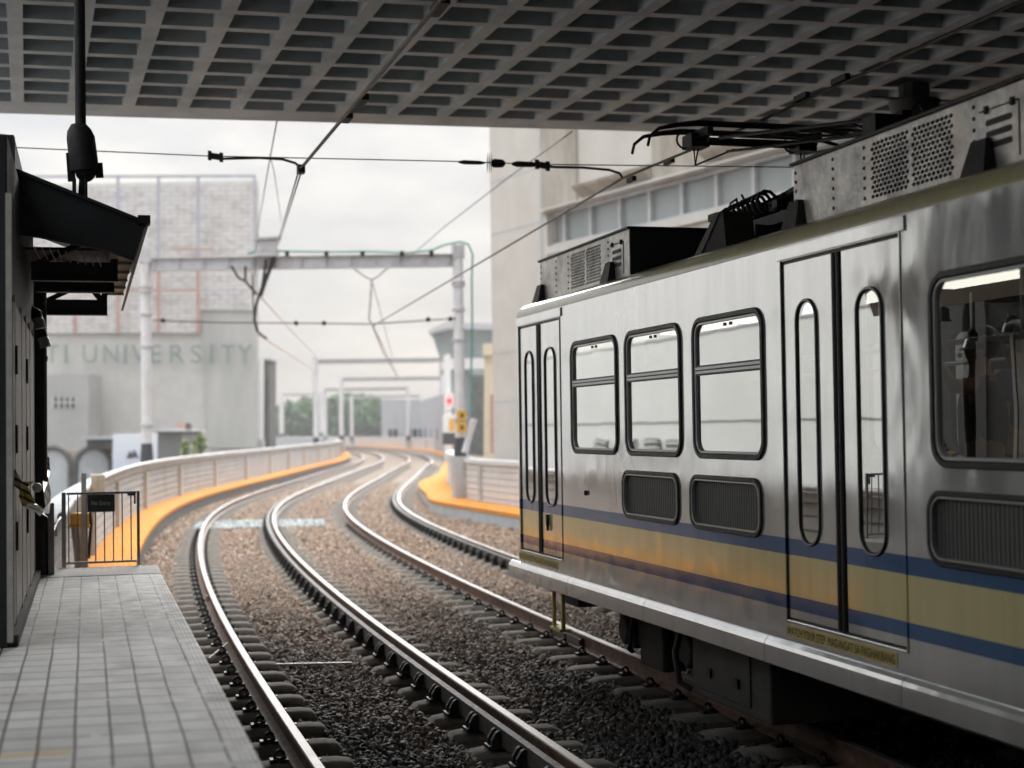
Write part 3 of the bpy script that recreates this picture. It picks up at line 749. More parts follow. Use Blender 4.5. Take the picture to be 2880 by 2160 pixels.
def pane(y0, y1, z0, z1, x): return MB().add([(x,y0,z0),(x,y0,z1),(x,y1,z1),(x,y1,z0)], [(0,1,2,3)])
for a, b, bar in WINS:
    n_ = 8
    o = build('window', MB().frame(a, b, WZ0, WZ1, .034, .13, XT-.016, XT+.03), M['rubber'], train, smooth=True)
    build('trim', MB().frame(a+.035, b-.035, WZ0+.035, WZ1-.035, .017, .096, XT-.008, XT+.009, .003), M['silver'], o, smooth=True)
    build('pane', MB().add([(XT+.010, y, z) for y, z in reversed(rr(a+.045, b-.045, WZ0+.045, WZ1-.045, .08))], [tuple(range(28))]), M['glass'], o)
    if bar:
        build('bar_seal', MB().box(XT-.003, XT+.009, a+.036, b-.036, 2.332, 2.398), M['rubber'], o)
        m = MB().box(XT-.009, XT-.0032, a+.04, b-.04, 2.344, 2.360).box(XT-.009, XT-.0032, a+.04, b-.04, 2.370, 2.386)
        build('mid_bar', m, M['silver'], o)
        build('latch', MB().box(XT+.004, XT+.02, (a+b)/2-.06, (a+b)/2-.03, 2.635, 2.655).box(XT+.004, XT+.02, (a+b)/2+.03, (a+b)/2+.06, 2.635, 2.655), M['rubber'], o)
# notice stuck in the second window: grey block, three round prohibition signs and a pink strip
nt_ = MB().box(XT+.0112, XT+.0125, 10.04, 10.32, 2.55, 2.63)
w2 = [o for o in train.children if o.name.startswith('window')][1]
build('notice', nt_, plain('faded_grey_sticker', (.38,.4,.42), .5), w2)
st = MB().box(XT+.0112, XT+.0125, 10.33, 10.50, 2.50, 2.545).box(XT+.0112, XT+.0125, 10.33, 10.50, 2.45, 2.495).box(XT+.0112, XT+.0125, 10.33, 10.50, 2.40, 2.445)
build('notice', st, plain('faded_blue_sticker', (.42,.45,.55), .5), w2)
rgm = MB()
for yc in (10.255, 10.135, 10.015):
    c_ = [(yc+.05*math.cos(2*PI*i/20), 2.505+.05*math.sin(2*PI*i/20)) for i in range(20)]; c2 = [(yc+.039*math.cos(2*PI*i/20), 2.505+.039*math.sin(2*PI*i/20)) for i in range(20)]
    rgm.ring(c_, c2, XT+.0112, XT+.0125)
    rgm.add([(XT+.0110, yc-.03, 2.532), (XT+.0110, yc-.024, 2.537), (XT+.0110, yc+.03, 2.478), (XT+.0110, yc+.024, 2.473)], [(0,1,2,3)])
rgm.box(XT+.0112, XT+.0125, 9.96, 10.32, 2.405, 2.44)
build('notice', rgm, plain('faded_red_sticker', (.55,.32,.3), .5), w2)
for a, b in VENTS:
    o = build('vent', MB().frame(a, b, 1.318, 1.678, .027, .115, XT-.016, XT+.02, .004), M['rubber'], train, smooth=True)
    build('trim', MB().frame(a+.028, b-.028, 1.346, 1.65, .011, .088, XT-.012, XT+.015, .002), M['silver'], o, smooth=True)
    build('louvre', MB().add([(XT+.016, y, z) for y, z in reversed(rr(a+.03, b-.03, 1.348, 1.648, .085))], [tuple(range(28))]), M['louvre'], o)
# doors
DW = [[(7.605, 7.865), (6.885, 7.165)], [(13.16, 13.42), (12.49, 12.80)]]
for (a, b), wn_, mid in zip(DOORS, DW, ((7.315, 7.435), (12.93, 13.03))):
    fr = MB()
    fr.box(XT-.012, XT+.02, a-.06, b+.04, 2.953, 3.028)                       # header box
    for y in (a-.012, b-.0): fr.box(XT-.008, XT+.01, y, y+.012, .86, 2.952)
    fr.box(XT-.006, XT+.03, a, b, .862, .874)
    o = build('door', fr, M['train'], train, bevel=.004)
    gp_ = MB().box(XT+.010, XT+.045, a, a+.014, .876, 2.949).box(XT+.010, XT+.045, b-.014, b, .876, 2.949).box(XT+.010, XT+.045, a+.015, b-.015, 2.93, 2.949).box(XT+.010, XT+.045, a+.015, b-.015, .876, .888)
    build('gap_seal', gp_, M['rubber'], o)
    for (w0, w1), (l0, l1) in zip(wn_, ((mid[1], b-.016), (a+.016, mid[0]))):
        lf = MB().plate([(l0, .89), (l1, .89), (l1, 2.928), (l0, 2.928)], [rr(w0+.01, w1-.01, 1.325, 2.70, .11, 8)], lambda y, z: (XT+.007, y, z), lambda y, z: (XT+.035, y, z))
        build('door_leaf', lf, M['train'], o)
        build('door_window', MB().frame(w0, w1, 1.315, 2.71, .020, .125, XT-.004, XT+.03, .003), M['rubber'], o, smooth=True)
        build('trim', MB().frame(w0+.005, w1-.005, 1.320, 2.705, .008, .12, XT-.008, XT-.0035, .002), M['silver'], o, smooth=True)
        build('pane', MB().add([(XT+.006, y, z) for y, z in reversed(rr(w0+.016, w1-.016, 1.331, 2.694, .10))], [tuple(range(28))]), M['glass'], o)
    m_ = (mid[0]+mid[1])/2
    ps = MB()
    for q in (-1, 1): ps.tube([(XT+.012, m_+q*.026, .885), (XT+.012, m_+q*.026, 2.93)], .020, 10)
    ps.box(XT+.03, XT+.05, mid[0], mid[1], .885, 2.93)
    build('rubber_edge', ps, M['rubber'], o, smooth=True)
for (y1, y0) in ((8.05, 6.80), (13.68, 12.47)):
    s_ = build('step_notice', MB().box(XT-.0035, XT+.001, y0, y1, .778, .850), M['sticker_yellow'], train)
    build('lettering', MB().text('WATCH YOUR STEP  MAG-INGAT SA PAGHAKBANG', y1-y0-.04, .048, (XT-.0045, y1-.02, .789), (0,-1,0), (0,0,1), .001), M['sticker_ink'], s_)
build('bolt', MB().lathe((XT-.02, 11.66, 1.47), [(.018,0),(.022,.006),(.022,.014),(.016,.02)], 12, 'x'), M['steel_dark'], train)
build('door_handle', MB().box(XT-.02, XT+.001, 12.72, 12.735, 1.10, 1.24).box(XT-.02, XT+.001, 12.74, 12.755, 1.14, 1.24), M['black'], train)
# roof boxes
def ac_box(yf):                                # yf: far end
    L = 2.43; yn = yf-L; X0, X1, Z0, Z1 = 4.12, 6.48, 3.12, 3.56
    hh = []
    for h0 in (.93, 1.35):
        for r_ in range(12):
            for c_ in range(9):
                y = yf-h0-.020-c_*.0425-(.021 if r_ % 2 else 0); z = 3.232+r_*.0258
                hh.append([(y+.0192*math.cos(PI/4*i+.39), z+.0118*math.sin(PI/4*i+.39)) for i in range(8)])
    shell = MB().plate([(yn, Z0), (yf, Z0), (yf, Z1), (yn, Z1)], hh, lambda y, z: (X0, y, z), lambda y, z: (X0+.008, y, z))
    o = build('air_conditioner', shell, M['ac_metal'], train)
    body = MB().box(X0+.06, X1, yn+.012, yf-.012, Z0, Z1-.002)
    build('dark_core', body, M['ac_dark'], o)
    build('end_panel', MB().box(X0+.0085, X1+.01, yn-.001, yn+.011, Z0, Z1-.001), M['ac_dark'], o); build('end_panel', MB().box(X0+.0085, X1+.01, yf-.011, yf+.001, Z0, Z1-.001), M['ac_dark'], o)
    build('lid', MB().box(X0-.02, X1+.02, yn-.02, yf+.02, Z1+.001, Z1+.02), M['steel_dark'], o, bevel=.004)
    rv = MB()
    for u in (.03, .50, .86, 1.93):
        for q in range(6): rv.lathe((X0-.004, yf-u, 3.235+q*.056), [(.011,0),(.011,.006)], 8, 'x')
    build('rivet_row', rv, M['steel_dark'], o)
    sl = MB()
    for q in range(3): sl.prism(rr(yf-2.24, yf-2.03, 3.29+q*.055, 3.32+q*.055, .014, 3), lambda y, z: (X0-.003, y, z), lambda y, z: (X0+.004, y, z))
    build('slot', sl, M['black'], o)
    lt = MB().box(X0-.004, X0+.002, yf-2.30, yf-1.98, 3.475, 3.482).box(X0-.004, X0+.002, yf-2.30, yf-2.293, 3.22, 3.475)
    for u in (2.04, 2.25): lt.box(X0-.012, X0+.001, yf-u-.012, yf-u+.012, 3.46, 3.497)
    build('access_panel', lt, M['underframe'], o)
    for u in (-.04, 1.91):
        br = MB().prism([(4.03,3.13),(4.117,3.13),(4.117,3.34),(4.085,3.34)], lambda x, z: (x, yf-u-.22+(z-3.13)*.25, z), lambda x, z: (x, yf-u-(z-3.13)*.2, z))
        build('bracket', br, M['black'], o)
ac_box(13.60); ac_box(8.29)
# sloped guard plate and cable box between the roof boxes
q0 = DX(1520, 548, 4.25); q1 = DX(1570, 498, 4.25); q2 = DX(1600, 535, 4.25)
gpz = MB().prism([(q0[1]+.02, 3.2), (q1[1]+.02, 3.47), (q1[1]-.05, 3.47), (q1[1]-.10, 3.2)], lambda y, z: (4.2, y, z), lambda y, z: (4.42, y, z))
build('roof_housing', gpz, M['underframe'], train)
build('guard_plate', MB().add([(4.195,q0[1]+.06,3.2),(4.195,q1[1]+.06,3.47),(4.195,q1[1]-.02,3.47),(4.195,q0[1]-.07,3.2),(4.19,q0[1]+.06,3.2),(4.19,q1[1]+.06,3.47),(4.19,q1[1]-.02,3.47),(4.19,q0[1]-.07,3.2)], [(0,1,2,3),(7,6,5,4),(0,4,5,1),(2,6,7,3)]), M['box_grime'], train)
# pantograph, folded half down, collector under the wire
pg = MB(); XP = 5.3
b0 = DX(1600, 500, XP); b1 = DX(1745, 440, XP)
pg.beam((XP-.45, b0[1]+.1, 3.46), (XP-.45, b1[1]-.1, 3.46), .07, .08).beam((XP+.45, b0[1]+.1, 3.46), (XP+.45, b1[1]-.1, 3.46), .07, .08)
for t in (0, .5, 1):
    y = b0[1]*(1-t)+b1[1]*t; pg.beam((XP-.5, y, 3.46), (XP+.5, y, 3.46), .08, .09)
    for s_ in (-.45, .45): pg.lathe((XP+s_, y, 3.24), [(.05,0),(.075,.03),(.045,.05),(.075,.08),(.045,.1),(.07,.13),(.04,.18)], 10)
pant = build('pantograph', pg, M['black'], train)
spn = MB()
ya, yb = b0[1]+.05, b1[1]-.25
spn.box(XP-.28, XP+.28, yb, ya, 3.52, 3.60).box(XP-.2, XP+.2, ya-.35, ya+.02, 3.60, 3.74).box(XP-.24, XP+.24, ya-.1, ya+.08, 3.72, 3.78)
for s_ in (-.2, .0, .2):
    hx = []
    for i in range(90):
        t = i/89; an = t*2*PI*9
        hx.append((XP+s_+.095*math.cos(an), ya-.25-t*.8, 3.69+t*.04+.095*math.sin(an)))
    spn.tube(hx, .014, 5)
spn.tube([(XP-.1, ya-.05, 3.78), (XP-.1, ya-.08, 3.86), (XP-.1, ya-.2, 3.88), (XP-.1, ya-.22, 3.78)], .01, 6)
rq = random.Random(3)
for _ in range(26):
    x_, y_, z_ = XP+rq.uniform(-.3,.3), rq.uniform(yb, ya), rq.uniform(3.5, 3.72); spn.obox((x_, y_, z_), (rq.uniform(.015,.07),0,0), (0,rq.uniform(.02,.10),0), (0,0,rq.uniform(.012,.05)))
for _ in range(7):
    x_, y_ = XP+rq.uniform(-.25,.25), rq.uniform(yb+.1, ya-.1); spn.tube([(x_,y_,3.6),(x_+rq.uniform(-.1,.1),y_+rq.uniform(-.15,.15),rq.uniform(3.74,3.86)),(x_+rq.uniform(-.1,.1),y_-rq.uniform(.1,.3),3.62)], .009, 5)
build('spring_unit', spn, M['black'], pant)
kn = DX(1935, 268, XP); low = DX(1640, 462, XP)
arm = MB().tube([(XP, low[1], low[2]), (XP, kn[1], kn[2]-.05)], [.05, .04], 10).tube([(XP+.12, low[1]+.1, 3.57), (XP+.12, kn[1]+.05, kn[2]-.12)], .014, 6)
build('lower_arm', arm, M['steel_dark'], pant, smooth=True)
build('knuckle', MB().box(XP-.20, XP+.20, kn[1]-.08, kn[1]+.10, kn[2]-.09, kn[2]+.05).box(XP+.02, XP+.10, kn[1]-.05, kn[1]+.06, kn[2]+.051, kn[2]+.09).tube([(XP+.1, kn[1], kn[2]+.07), (XP+.18, kn[1], kn[2]+.16), (XP+.24, kn[1], kn[2]+.05)], .012, 6), M['black'], pant, bevel=.01)
HY, HZ = 11.45, 4.44
ua = MB()
for s_ in (-1, 1):
    ua.tube([(XP+s_*.18, kn[1]+.05, kn[2]+.03), (XP+s_*.42, HY-.35, HZ-.14)], .015, 8)
    ua.tube([(XP+s_*.12, kn[1]+.05, kn[2]-.06), (XP+s_*.34, HY-.30, HZ-.24)], .011, 8)
for t0, t1 in ((.12,.4),(.4,.68),(.68,.92)):
    A_ = lambda t, s_: Vector((XP+s_*(.18+.24*t), kn[1]+.05+(HY-.40-kn[1])*t, kn[2]+.03+(HZ-.17-kn[2])*t))
    ua.tube([A_(t0,-1), A_(t1,1)], .008, 6).tube([A_(t0,1), A_(t1,-1)], .008, 6).tube([A_(t1,-1), A_(t1,1)], .008, 6)
build('upper_arm', ua, M['steel_dark'], pant, smooth=True)
hd = MB()
for y, dz in ((HY+.16, 0), (HY-.2, 0)):
    pts = [(XP-.98,y,HZ-.20),(XP-.96,y,HZ-.12),(XP-.88,y,HZ-.055),(XP-.72,y,HZ-.02),(XP-.55,y,HZ),(XP+.55,y,HZ),(XP+.72,y,HZ-.02),(XP+.88,y,HZ-.055),(XP+.96,y,HZ-.12),(XP+.98,y,HZ-.20)]
    hd.tube(pts, [.012,.013,.015,.02,.026,.026,.02,.015,.013,.012], 8)
for s_ in (-.48, .48):
    hd.beam((XP+s_, HY-.3, HZ-.07), (XP+s_, HY+.22, HZ-.07), .05, .07)
    hd.box(XP+s_-.09, XP+s_+.07, HY-.12, HY+.08, HZ-.17, HZ-.06)
    lp = [(XP+s_-.1+.07*math.cos(a_), HY, HZ-.1+.07*math.sin(a_)) for a_ in np.linspace(.4, 5.6, 12)]
    hd.tube(lp, .009, 6)
    hd.tube([(XP+s_-.02, HY, HZ-.16), (XP+s_, HY+.03, HZ-.30), (XP+s_+.25, HY-.2, HZ-.2)], .009, 6).tube([(XP+s_+.02, HY, HZ-.16), (XP+s_, HY+.03, HZ-.30)], .007, 6)
hd.tube([(XP-.48, HY-.02, HZ-.12), (XP+.48, HY-.02, HZ-.12)], .02, 8).tube([(XP-.48, HY-.25, HZ-.14), (XP+.48, HY-.25, HZ-.14)], .02, 8)
build('collector_head', hd, M['black'], pant, smooth=True)
# underframe
bg = MB().box(4.35, 6.25, 10.0, 12.15, .45, .68).box(4.3, 4.5, 10.1, 12.05, .22, .46)
bg.box(4.22, 4.42, 10.85, 11.35, .12, .5)
bogie = build('bogie', bg, M['underframe'], train, bevel=.02)
for y in (10.4, 11.75):
    build('wheel', MB().lathe((4.56, y, .34), [(.36,.0),(.36,.03),(.33,.035),(.33,.12),(.1,.14)], 28, 'x'), M['underframe'], bogie, smooth=True)
    build('axle_box', MB().box(4.27, 4.42, y-.14, y+.14, .2, .5).lathe((4.22, y, .34), [(.1,0),(.12,.02),(.12,.08)], 14, 'x'), M['underframe'], bogie, bevel=.01)
    build('brake_hose', MB().tube([(4.2,y-.35,.6),(4.15,y-.4,.4),(4.17,y-.3,.22),(4.25,y-.15,.18)], .02, 8), M['rubber'], bogie, smooth=True)
ub = MB().box(4.06, 6.4, 8.62, 9.88, .14, .70)
eq = build('equipment_box', ub, M['box_grime'], train, bevel=.015)
build('box_cover', MB().box(4.048, 4.059, 8.9, 9.75, .2, .62), M['box_grime'], eq, bevel=.004)
build('box_latch', MB().box(4.03, 4.047, 9.05, 9.12, .3, .36).box(4.03, 4.047, 9.5, 9.57, .3, .36), M['steel_dark'], eq)
build('cable', MB().tube([(4.05,10.02,.6),(4.0,10.05,.4),(4.0,9.97,.2),(4.06,9.9,.16)], .022, 8), M['rubber'], train, smooth=True)
uf = MB().box(4.5, 6.3, -5.5, 8.3, .35, .72).box(4.2, 6.4, 3.2, 6.2, .2, .7).box(4.4, 6.3, 12.5, 13.6, .5, .72).box(4.25, 6.3, 13.0, 13.4, .38, .72)
build('underframe', uf, M['underframe'], train)
sl_ = MB().box(3.97, 4.0, 12.86, 12.89, .24, .6).box(3.97, 4.0, 12.60, 12.63, .24, .6).box(3.95, 4.05, 12.60, 12.89, .22, .245)
build('step_ladder', sl_, M['sticker_yellow'], train)

# ------------------------------------------------------------------ passengers seen dimly through the big window
def skin_obj(name, nodes, edges, mat, parent=None, loc=None, sub=2):
    base = origin_of(parent) if parent is not None else Vector(loc)
    me = bpy.data.meshes.new(name); bm = bmesh.new(); lay = bm.verts.layers.skin.verify()
    vs = []
    for i, (p, r) in enumerate(nodes):
        v = bm.verts.new(Vector(p)-base); v[lay].radius = (r, r) if not isinstance(r, tuple) else r; v[lay].use_root = (i == 0); vs.append(v)
    for a, b in edges: bm.edges.new((vs[a], vs[b]))
    bm.to_mesh(me); bm.free()
    o = bpy.data.objects.new(name, me); COL.objects.link(o); me.materials.append(mat)
    s = o.modifiers.new('skin', 'SKIN'); s.use_smooth_shade = True
    b = o.modifiers.new('sub', 'SUBSURF'); b.levels = sub; b.render_levels = sub
    if parent is not None: o.parent = parent
    else: o.location = base
    return o
def person(x, y, z, h, yaw, lab, shirt, grab=None):
    s = h/1.7; Rm = Matrix.Rotation(yaw, 3, 'Z')
    def P(a, b, c): return Vector((x, y, z)) + Rm @ Vector((a*s, b*s, c*s))
    ha = grab if grab else P(.3, .12, .75)
    el = (P(-.2, 0, 1.40)+Vector(ha))/2 + Rm @ Vector((-.1*s, .05*s, -.12*s)) if grab else P(.29, .0, 1.1)
    nd = [(P(0,0,.92), .13*s), (P(0,.0,1.12), .125*s), (P(0,0,1.32), .145*s), (P(0,.0,1.45), .06*s), (P(0,.01,1.53), .055*s), (P(0,.02,1.60), (.078*s,.095*s)), (P(0,.02,1.68), (.07*s,.085*s)),
          (P(-.19,0,1.40), .06*s), (el if grab else P(-.27,.0,1.12), .045*s), (ha if grab else P(-.29,.12,.88), .033*s),
          (P(.19,0,1.40), .06*s), (P(.27,.0,1.12), .045*s), (P(.28,.14,.9), .033*s),
          (P(-.1,0,.86), .095*s), (P(-.11,.02,.48), .065*s), (P(-.11,0,.09), .045*s), (P(-.11,.13,.04), .04*s),
          (P(.1,0,.86), .095*s), (P(.11,.02,.48), .065*s), (P(.11,0,.09), .045*s), (P(.11,.13,.04), .04*s)]
    eg = [(0,1),(1,2),(2,3),(3,4),(4,5),(5,6),(2,7),(7,8),(8,9),(2,10),(10,11),(11,12),(0,13),(13,14),(14,15),(15,16),(0,17),(17,18),(18,19),(19,20)]
    o = skin_obj('person', nd, eg, M['skin'], None, (x, y, z)); tag(o, lab, 'person', 'passengers inside the train')
    tn = [(p, (r*1.12 if not isinstance(r, tuple) else r)) for p, r in nd]
    sh = [tn[0], tn[1], tn[2], (P(0,0,1.42), .085*s), tn[7], (nd[7][0].lerp(nd[8][0], .6), .06*s), tn[10], (nd[10][0].lerp(nd[11][0], .6), .06*s)]
    skin_obj('shirt', sh, [(0,1),(1,2),(2,3),(2,4),(4,5),(2,6),(6,7)], shirt, o)
    tr = [(P(0,0,.93), .14*s), (tn[13][0], .11*s), (tn[14][0], .08*s), (P(-.11,0,.1), .06*s), (tn[17][0], .11*s), (tn[18][0], .08*s), (P(.11,0,.1), .06*s)]
    skin_obj('trousers', tr, [(0,1),(1,2),(2,3),(0,4),(4,5),(5,6)], M['trousers'], o)
    hm = MB(); c_ = P(0, -.015, 1.645)
    hm.ball(c_, .105*s, 12)
    hb = build('hair', hm, M['hair'], o, smooth=True)
    fm = MB(); fm.ball(P(0,.115,1.575), .016*s, 6)
    for q in (-1, 1): fm.ball(P(q*.09,.02,1.585), .02*s, 6)
    build('face_features', fm, M['skin'], o, smooth=True)
    em = MB()
    for q in (-1, 1): em.ball(P(q*.034,.105,1.61), .009*s, 6)
    build('eye', em, M['hair'], o)
    return o
person(4.75, 7.32, .85, 1.64, 1.2, 'standing passenger in a dark top behind the big train window, hand raised', M['shirt_dark'], grab=(4.5, 7.45, 2.41))
person(5.25, 7.72, .85, 1.70, .6, 'standing passenger in a navy shirt farther inside, behind the big train window', M['shirt_blue'])

# ------------------------------------------------------------------ OVERHEAD WIRES
def wire(name, strands, r, lab, mat='wire', clamps=(), cat='wire', group='overhead line wires'):
    m = MB()
    for s_ in strands: m.tube(s_, r, 6)
    o = tag(build(name, m, M[mat], loc=strands[0][0], smooth=True), lab, cat, group)
    for c_, sz in clamps:
        build('clamp', MB().obox(c_, (sz[0],0,0), (0,sz[1],0), (0,0,sz[2])), M['black'], o)
    return o
def off(p, dx=0, dz=0): return (p[0]+dx, p[1], p[2]+dz)
A1 = D(650, 366, 14.8); A2_ = D(1345, 385, 15.0)
G1a = D(600, 528, 41); R1 = D(556, 690, 41); R2 = D(806, 704, 41)
c1 = [(2.12,-8,4.58), (2.09,6,4.58), A1]
wire('contact_wire', [[off(p, -.017) for p in c1]+[off(G1a,-.02)], [off(p, .017, .02) for p in c1]+[off(G1a,.02)]], .0095, 'twin dark contact wires running up from the left gantry over the left track', clamps=[
    ((2.105,9.0,4.61),(.03,.16,.03)), ((2.10,11.7,4.60),(.03,.14,.025)), ((2.1,12.4,4.6),(.028,.12,.02)), (A1,(.035,.06,.04))])
c2 = [(5.45,-8,4.50), (5.38,5,4.50), (5.3,11.4,4.48), A2_]
wire('contact_wire', [c2+[R2, D(862, 820, 97)]], .0125, 'dark contact wire pressed by the pantograph over the train', clamps=[
    ((5.36,7.6,4.515),(.02,.07,.018)), ((5.31,9.9,4.515),(.02,.11,.022)), ((5.30,10.5,4.515),(.02,.10,.022)), ((5.28,13.2,4.49),(.022,.09,.024)), ((5.27,14.2,4.48),(.022,.09,.024))])
wire('messenger_wire', [[D(598, 262, 18.5), D(580, 360, 23), D(556, 500, 41), D(548, 640, 41)]], .009, 'thin wire dropping from the slab edge to the left end of the nearest gantry')
wire('dropper_wire', [[D(583, 335, 22), D(592, 370, 24), D(608, 478, 38)]], .007, 'very thin dropper between the two left overhead wires')
wire('messenger_wire', [[D(1236, 284, 18.5), D(1100, 382, 24), D(960, 490, 33), D(880, 560, 41)]], .009, 'thin wire rising to the right in front of the concrete building')
wire('feeder_wire', [[D(562, 640, 41), D(620, 705, 60), D(683, 770, 97)], [D(558, 722, 41), D(620, 763, 60), D(688, 806, 97)]], .02, 'pair of pale wires sagging from the nearest gantry to the second gantry', 'rust_red')
# cross-span under the slab edge with steady arms and insulators
sl0, sl1 = (-5.99, 17.0, 5.05), (11.49, 12.0, 4.3)
lft = at(0, 413, 15); rgt = at(2240, 473, 15)
cs = thing('cross_span', 'thin horizontal span wire with insulators and two curved steady arms just outside the slab', 'span wire', lft)
build('span_wire', MB().tube([tuple(Vector(lft)+(Vector(lft)-Vector(rgt))*.45), lft, D(450,337,15), D(1000,349,15), D(1160,355,15), D(1700,361,15), rgt, tuple(Vector(rgt)+(Vector(rgt)-Vector(lft))*.35)], .006, 6), M['wire'], cs)
def steady(pts, cl):
    o = build('steady_arm', MB().tube(pts, .013, 8), M['steel_dark'], cs, smooth=True)
    build('arm_clamp', MB().beam(cl[0], cl[1], .035, .06), M['black'], o)
    d_ = (Vector(cl[1])-Vector(cl[0])).normalized()
    for t in (0, 1): build('arm_clip', MB().obox(cl[t], d_*.018, (0,.02,0), (0,0,.045)), M['black'], o)
steady([D(455,341,15), D(480,343,14.95), D(560,341,14.9), D(610,344,14.85), D(637,352,14.8), D(648,360,14.8), A1], (D(453,336,15), D(478,340,15)))
steady([D(1165,358,15), D(1200,361,15), D(1260,362,15), D(1315,367,15), D(1338,374,15), A2_], (D(1160,355,15), D(1183,359,15)))
ins = MB()
pa, pb = Vector(D(990,350,15)), Vector(D(1165,356,15))
for t0, t1, r_ in ((0,.33,.022), (.4,.58,.045), (.66,.98,.03)):
    ins.tube([pa.lerp(pb, t0), pa.lerp(pb, t0+(t1-t0)*.2), pa.lerp(pb, t0+(t1-t0)*.8), pa.lerp(pb, t1)], [r_*.4, r_, r_*.9, r_*.4], 10)
for t in (.36, .385, .41): ins.tube([pa.lerp(pb, t-.006), pa.lerp(pb, t), pa.lerp(pb, t+.006)], [.04, .11, .04], 14)
build('insulator', ins, M['steel_dark'], cs, smooth=True)

# ------------------------------------------------------------------ GANTRIES
def gantry(L, R, zt, zb, lab, r=.14, detail=True, base=True, legL=True, legR=True):
    L, R = Vector(L), Vector(R); t_ = (R-L); t_.z = 0; t_.normalize()
    g_ = thing('gantry', lab, 'gantry', (L.x, L.y, L.z), 'overhead line gantries across the tracks')
    for P_, on in ((L, legL), (R, legR)):
        if not on: continue
        o = build('post', MB().tube([(P_.x, P_.y, P_.z+.45), (P_.x, P_.y, zt)], r, 14), M['white_post'], g_, smooth=True)
        build('base_sleeve', MB().tube([(P_.x, P_.y, P_.z-.05), (P_.x, P_.y, P_.z+.02), (P_.x, P_.y, P_.z+.46)], [r*1.15, r*1.3, r*1.05], 14), M['sign_black'], o, smooth=True)
        build('plinth', MB().box(P_.x-r*1.5, P_.x+r*1.5, P_.y-r*1.5, P_.y+r*1.5, -.2, P_.z-.051), M['conc'], g_)
        if detail:
            fl = MB()
            for z in (P_.z+.95, P_.z+3.1, P_.z+4.6, zt-1.0, zt-1.75): fl.tube([(P_.x,P_.y,z-.03),(P_.x,P_.y,z+.03)], r*1.35, 14)
            build('flange', fl, M['galv'], o)
            build('top_cap', MB().box(P_.x-r*1.1, P_.x+r*1.1, P_.y-r*1.1, P_.y+r*1.1, zt-.35, zt+.02), M['galv'], o)
    a, b = Vector((L.x, L.y, zb)), Vector((R.x, R.y, zb)); h = .3 if detail else .26
    bm_ = MB().beam(a+t_*r, b-t_*r, .05, h)
    for s_ in (-1, 1): bm_.beam(a+t_*r+Vector((0,0,s_*(h/2+.012))), b-t_*r+Vector((0,0,s_*(h/2+.012))), .26, .022)
    n_st = 12
    for i in range(n_st+1):
        p = a.lerp(b, .03+.94*i/n_st); bm_.obox(p, t_*.01, Vector((-t_.y, t_.x, 0))*.12, Vector((0,0,h/2-.003)))
    build('beam', bm_, M['galv'], g_)
    return g_
G1L, G1R = at(413,1295,41), at(1295,1278,41)
g1 = gantry(G1L, G1R, 7.0, 6.6, 'nearest overhead line gantry of white tubular posts, green cable along its top', detail=True)
tp_z = lambda x, y: D(x, y, 41)
for x in (620, 705, 783, 868, 932):
    build('cable_bracket', MB().obox(D(x, 548, 41), (.05,0,0), (0,.05,0), (0,0,.07)), M['steel_dark'], g1)
gc = [D(535,548,41), D(560,541,41), D(640,543,41), D(720,544,41), D(800,543,41), D(880,546,41), D(930,541,41), D(960,529,41), D(993,522,40.6), D(1012,528,40.6), D(1021,550,40.6), D(1019,600,40.6), D(1020,700,40.6), D(1018,800,40.6), D(1018,895,40.6)]
build('green_cable', MB().tube(gc, .028, 8), M['green_cable'], g1, smooth=True)
bx = MB(); pb_ = Vector(D(577, 532, 41)); 
bx.obox(pb_, (.26,0,0), (0,.2,0), (0,0,.14)).obox(pb_+Vector((0,0,.2)), (.36,0,.03), (0,.28,0), (-.01,0,.03)).obox(pb_-Vector((0,0,.22)), (.3,0,0), (0,.2,0), (0,0,.07))
build('junction_box', bx, M['galv'], g1)
for x, lab in ((803, None), (560, None)):
    hg = MB()
    if x == 803:
        hg.tube([D(762,578,41), D(790,598,41), D(803,604,41), D(815,598,41), D(845,572,41)], .03, 8)
        hg.tube([D(803,604,41), D(800,650,41), D(797,690,41), D(806,704,41)], .035, 8).tube([D(806,706,41), D(830,765,60), D(862,820,97)], .03, 6)
        hg.tube([D(803,604,41), D(818,660,44), D(850,780,70)], .015, 6)
    else:
        hg.tube([D(500,575,41), D(515,600,41), D(530,607,41), D(555,636,41)], .035, 8).tube([D(530,575,41), D(530,607,41)], .035, 8)
        hg.tube([D(597,540,41), D(585,575,41), D(572,610,41), D(562,640,41)], .06, 8).tube([D(575,560,41), D(566,620,41), D(553,660,41), D(549,690,41), D(556,715,41), D(575,730,43)], .04, 8)
        hg.tube([D(545,590,41), D(546,640,41), D(549,690,41)], .02, 6)
    build('wire_hanger', hg, M['wire'] if x == 560 else M['galv'], g1, smooth=True)
cr = MB().tube([D(330,692,41), D(480,697,41), D(640,698,41), D(800,700,41), D(985,688,41)], .018, 6)
for x, y in ((352,692), (640,698), (700,698), (925,690), (973,689)): cr.ball(D(x,y,41), .07, 8)
build('cross_wire', cr, M['wire'], g1, smooth=True)
for yy in (897, 923):
    c_ = Vector(D(997, yy, 40.75)); b_ = build('number_plate', MB().obox(c_, AX_R*.125, AX_F*.012, (0,0,.13)), M['yellowpaint'], g1)
    build('numeral', MB().obox(c_-Vector(AX_F*.02), AX_R*.03, AX_F*.003, (0,0,.06)).obox(c_-Vector(AX_F*.02)+Vector(AX_R*.05), AX_R*.012, AX_F*.003, (0,0,.05)), M['sign_black'], b_)
build('brace', MB().beam(D(1024,905,41), D(1003,978,40.8), .16, .12), M['white_post'], g1)
gantry(at(889,1250,97), at(1262,1245,97), 6.85, 6.45, 'second gantry along the track, its left post rising from the left parapet', .17, False)
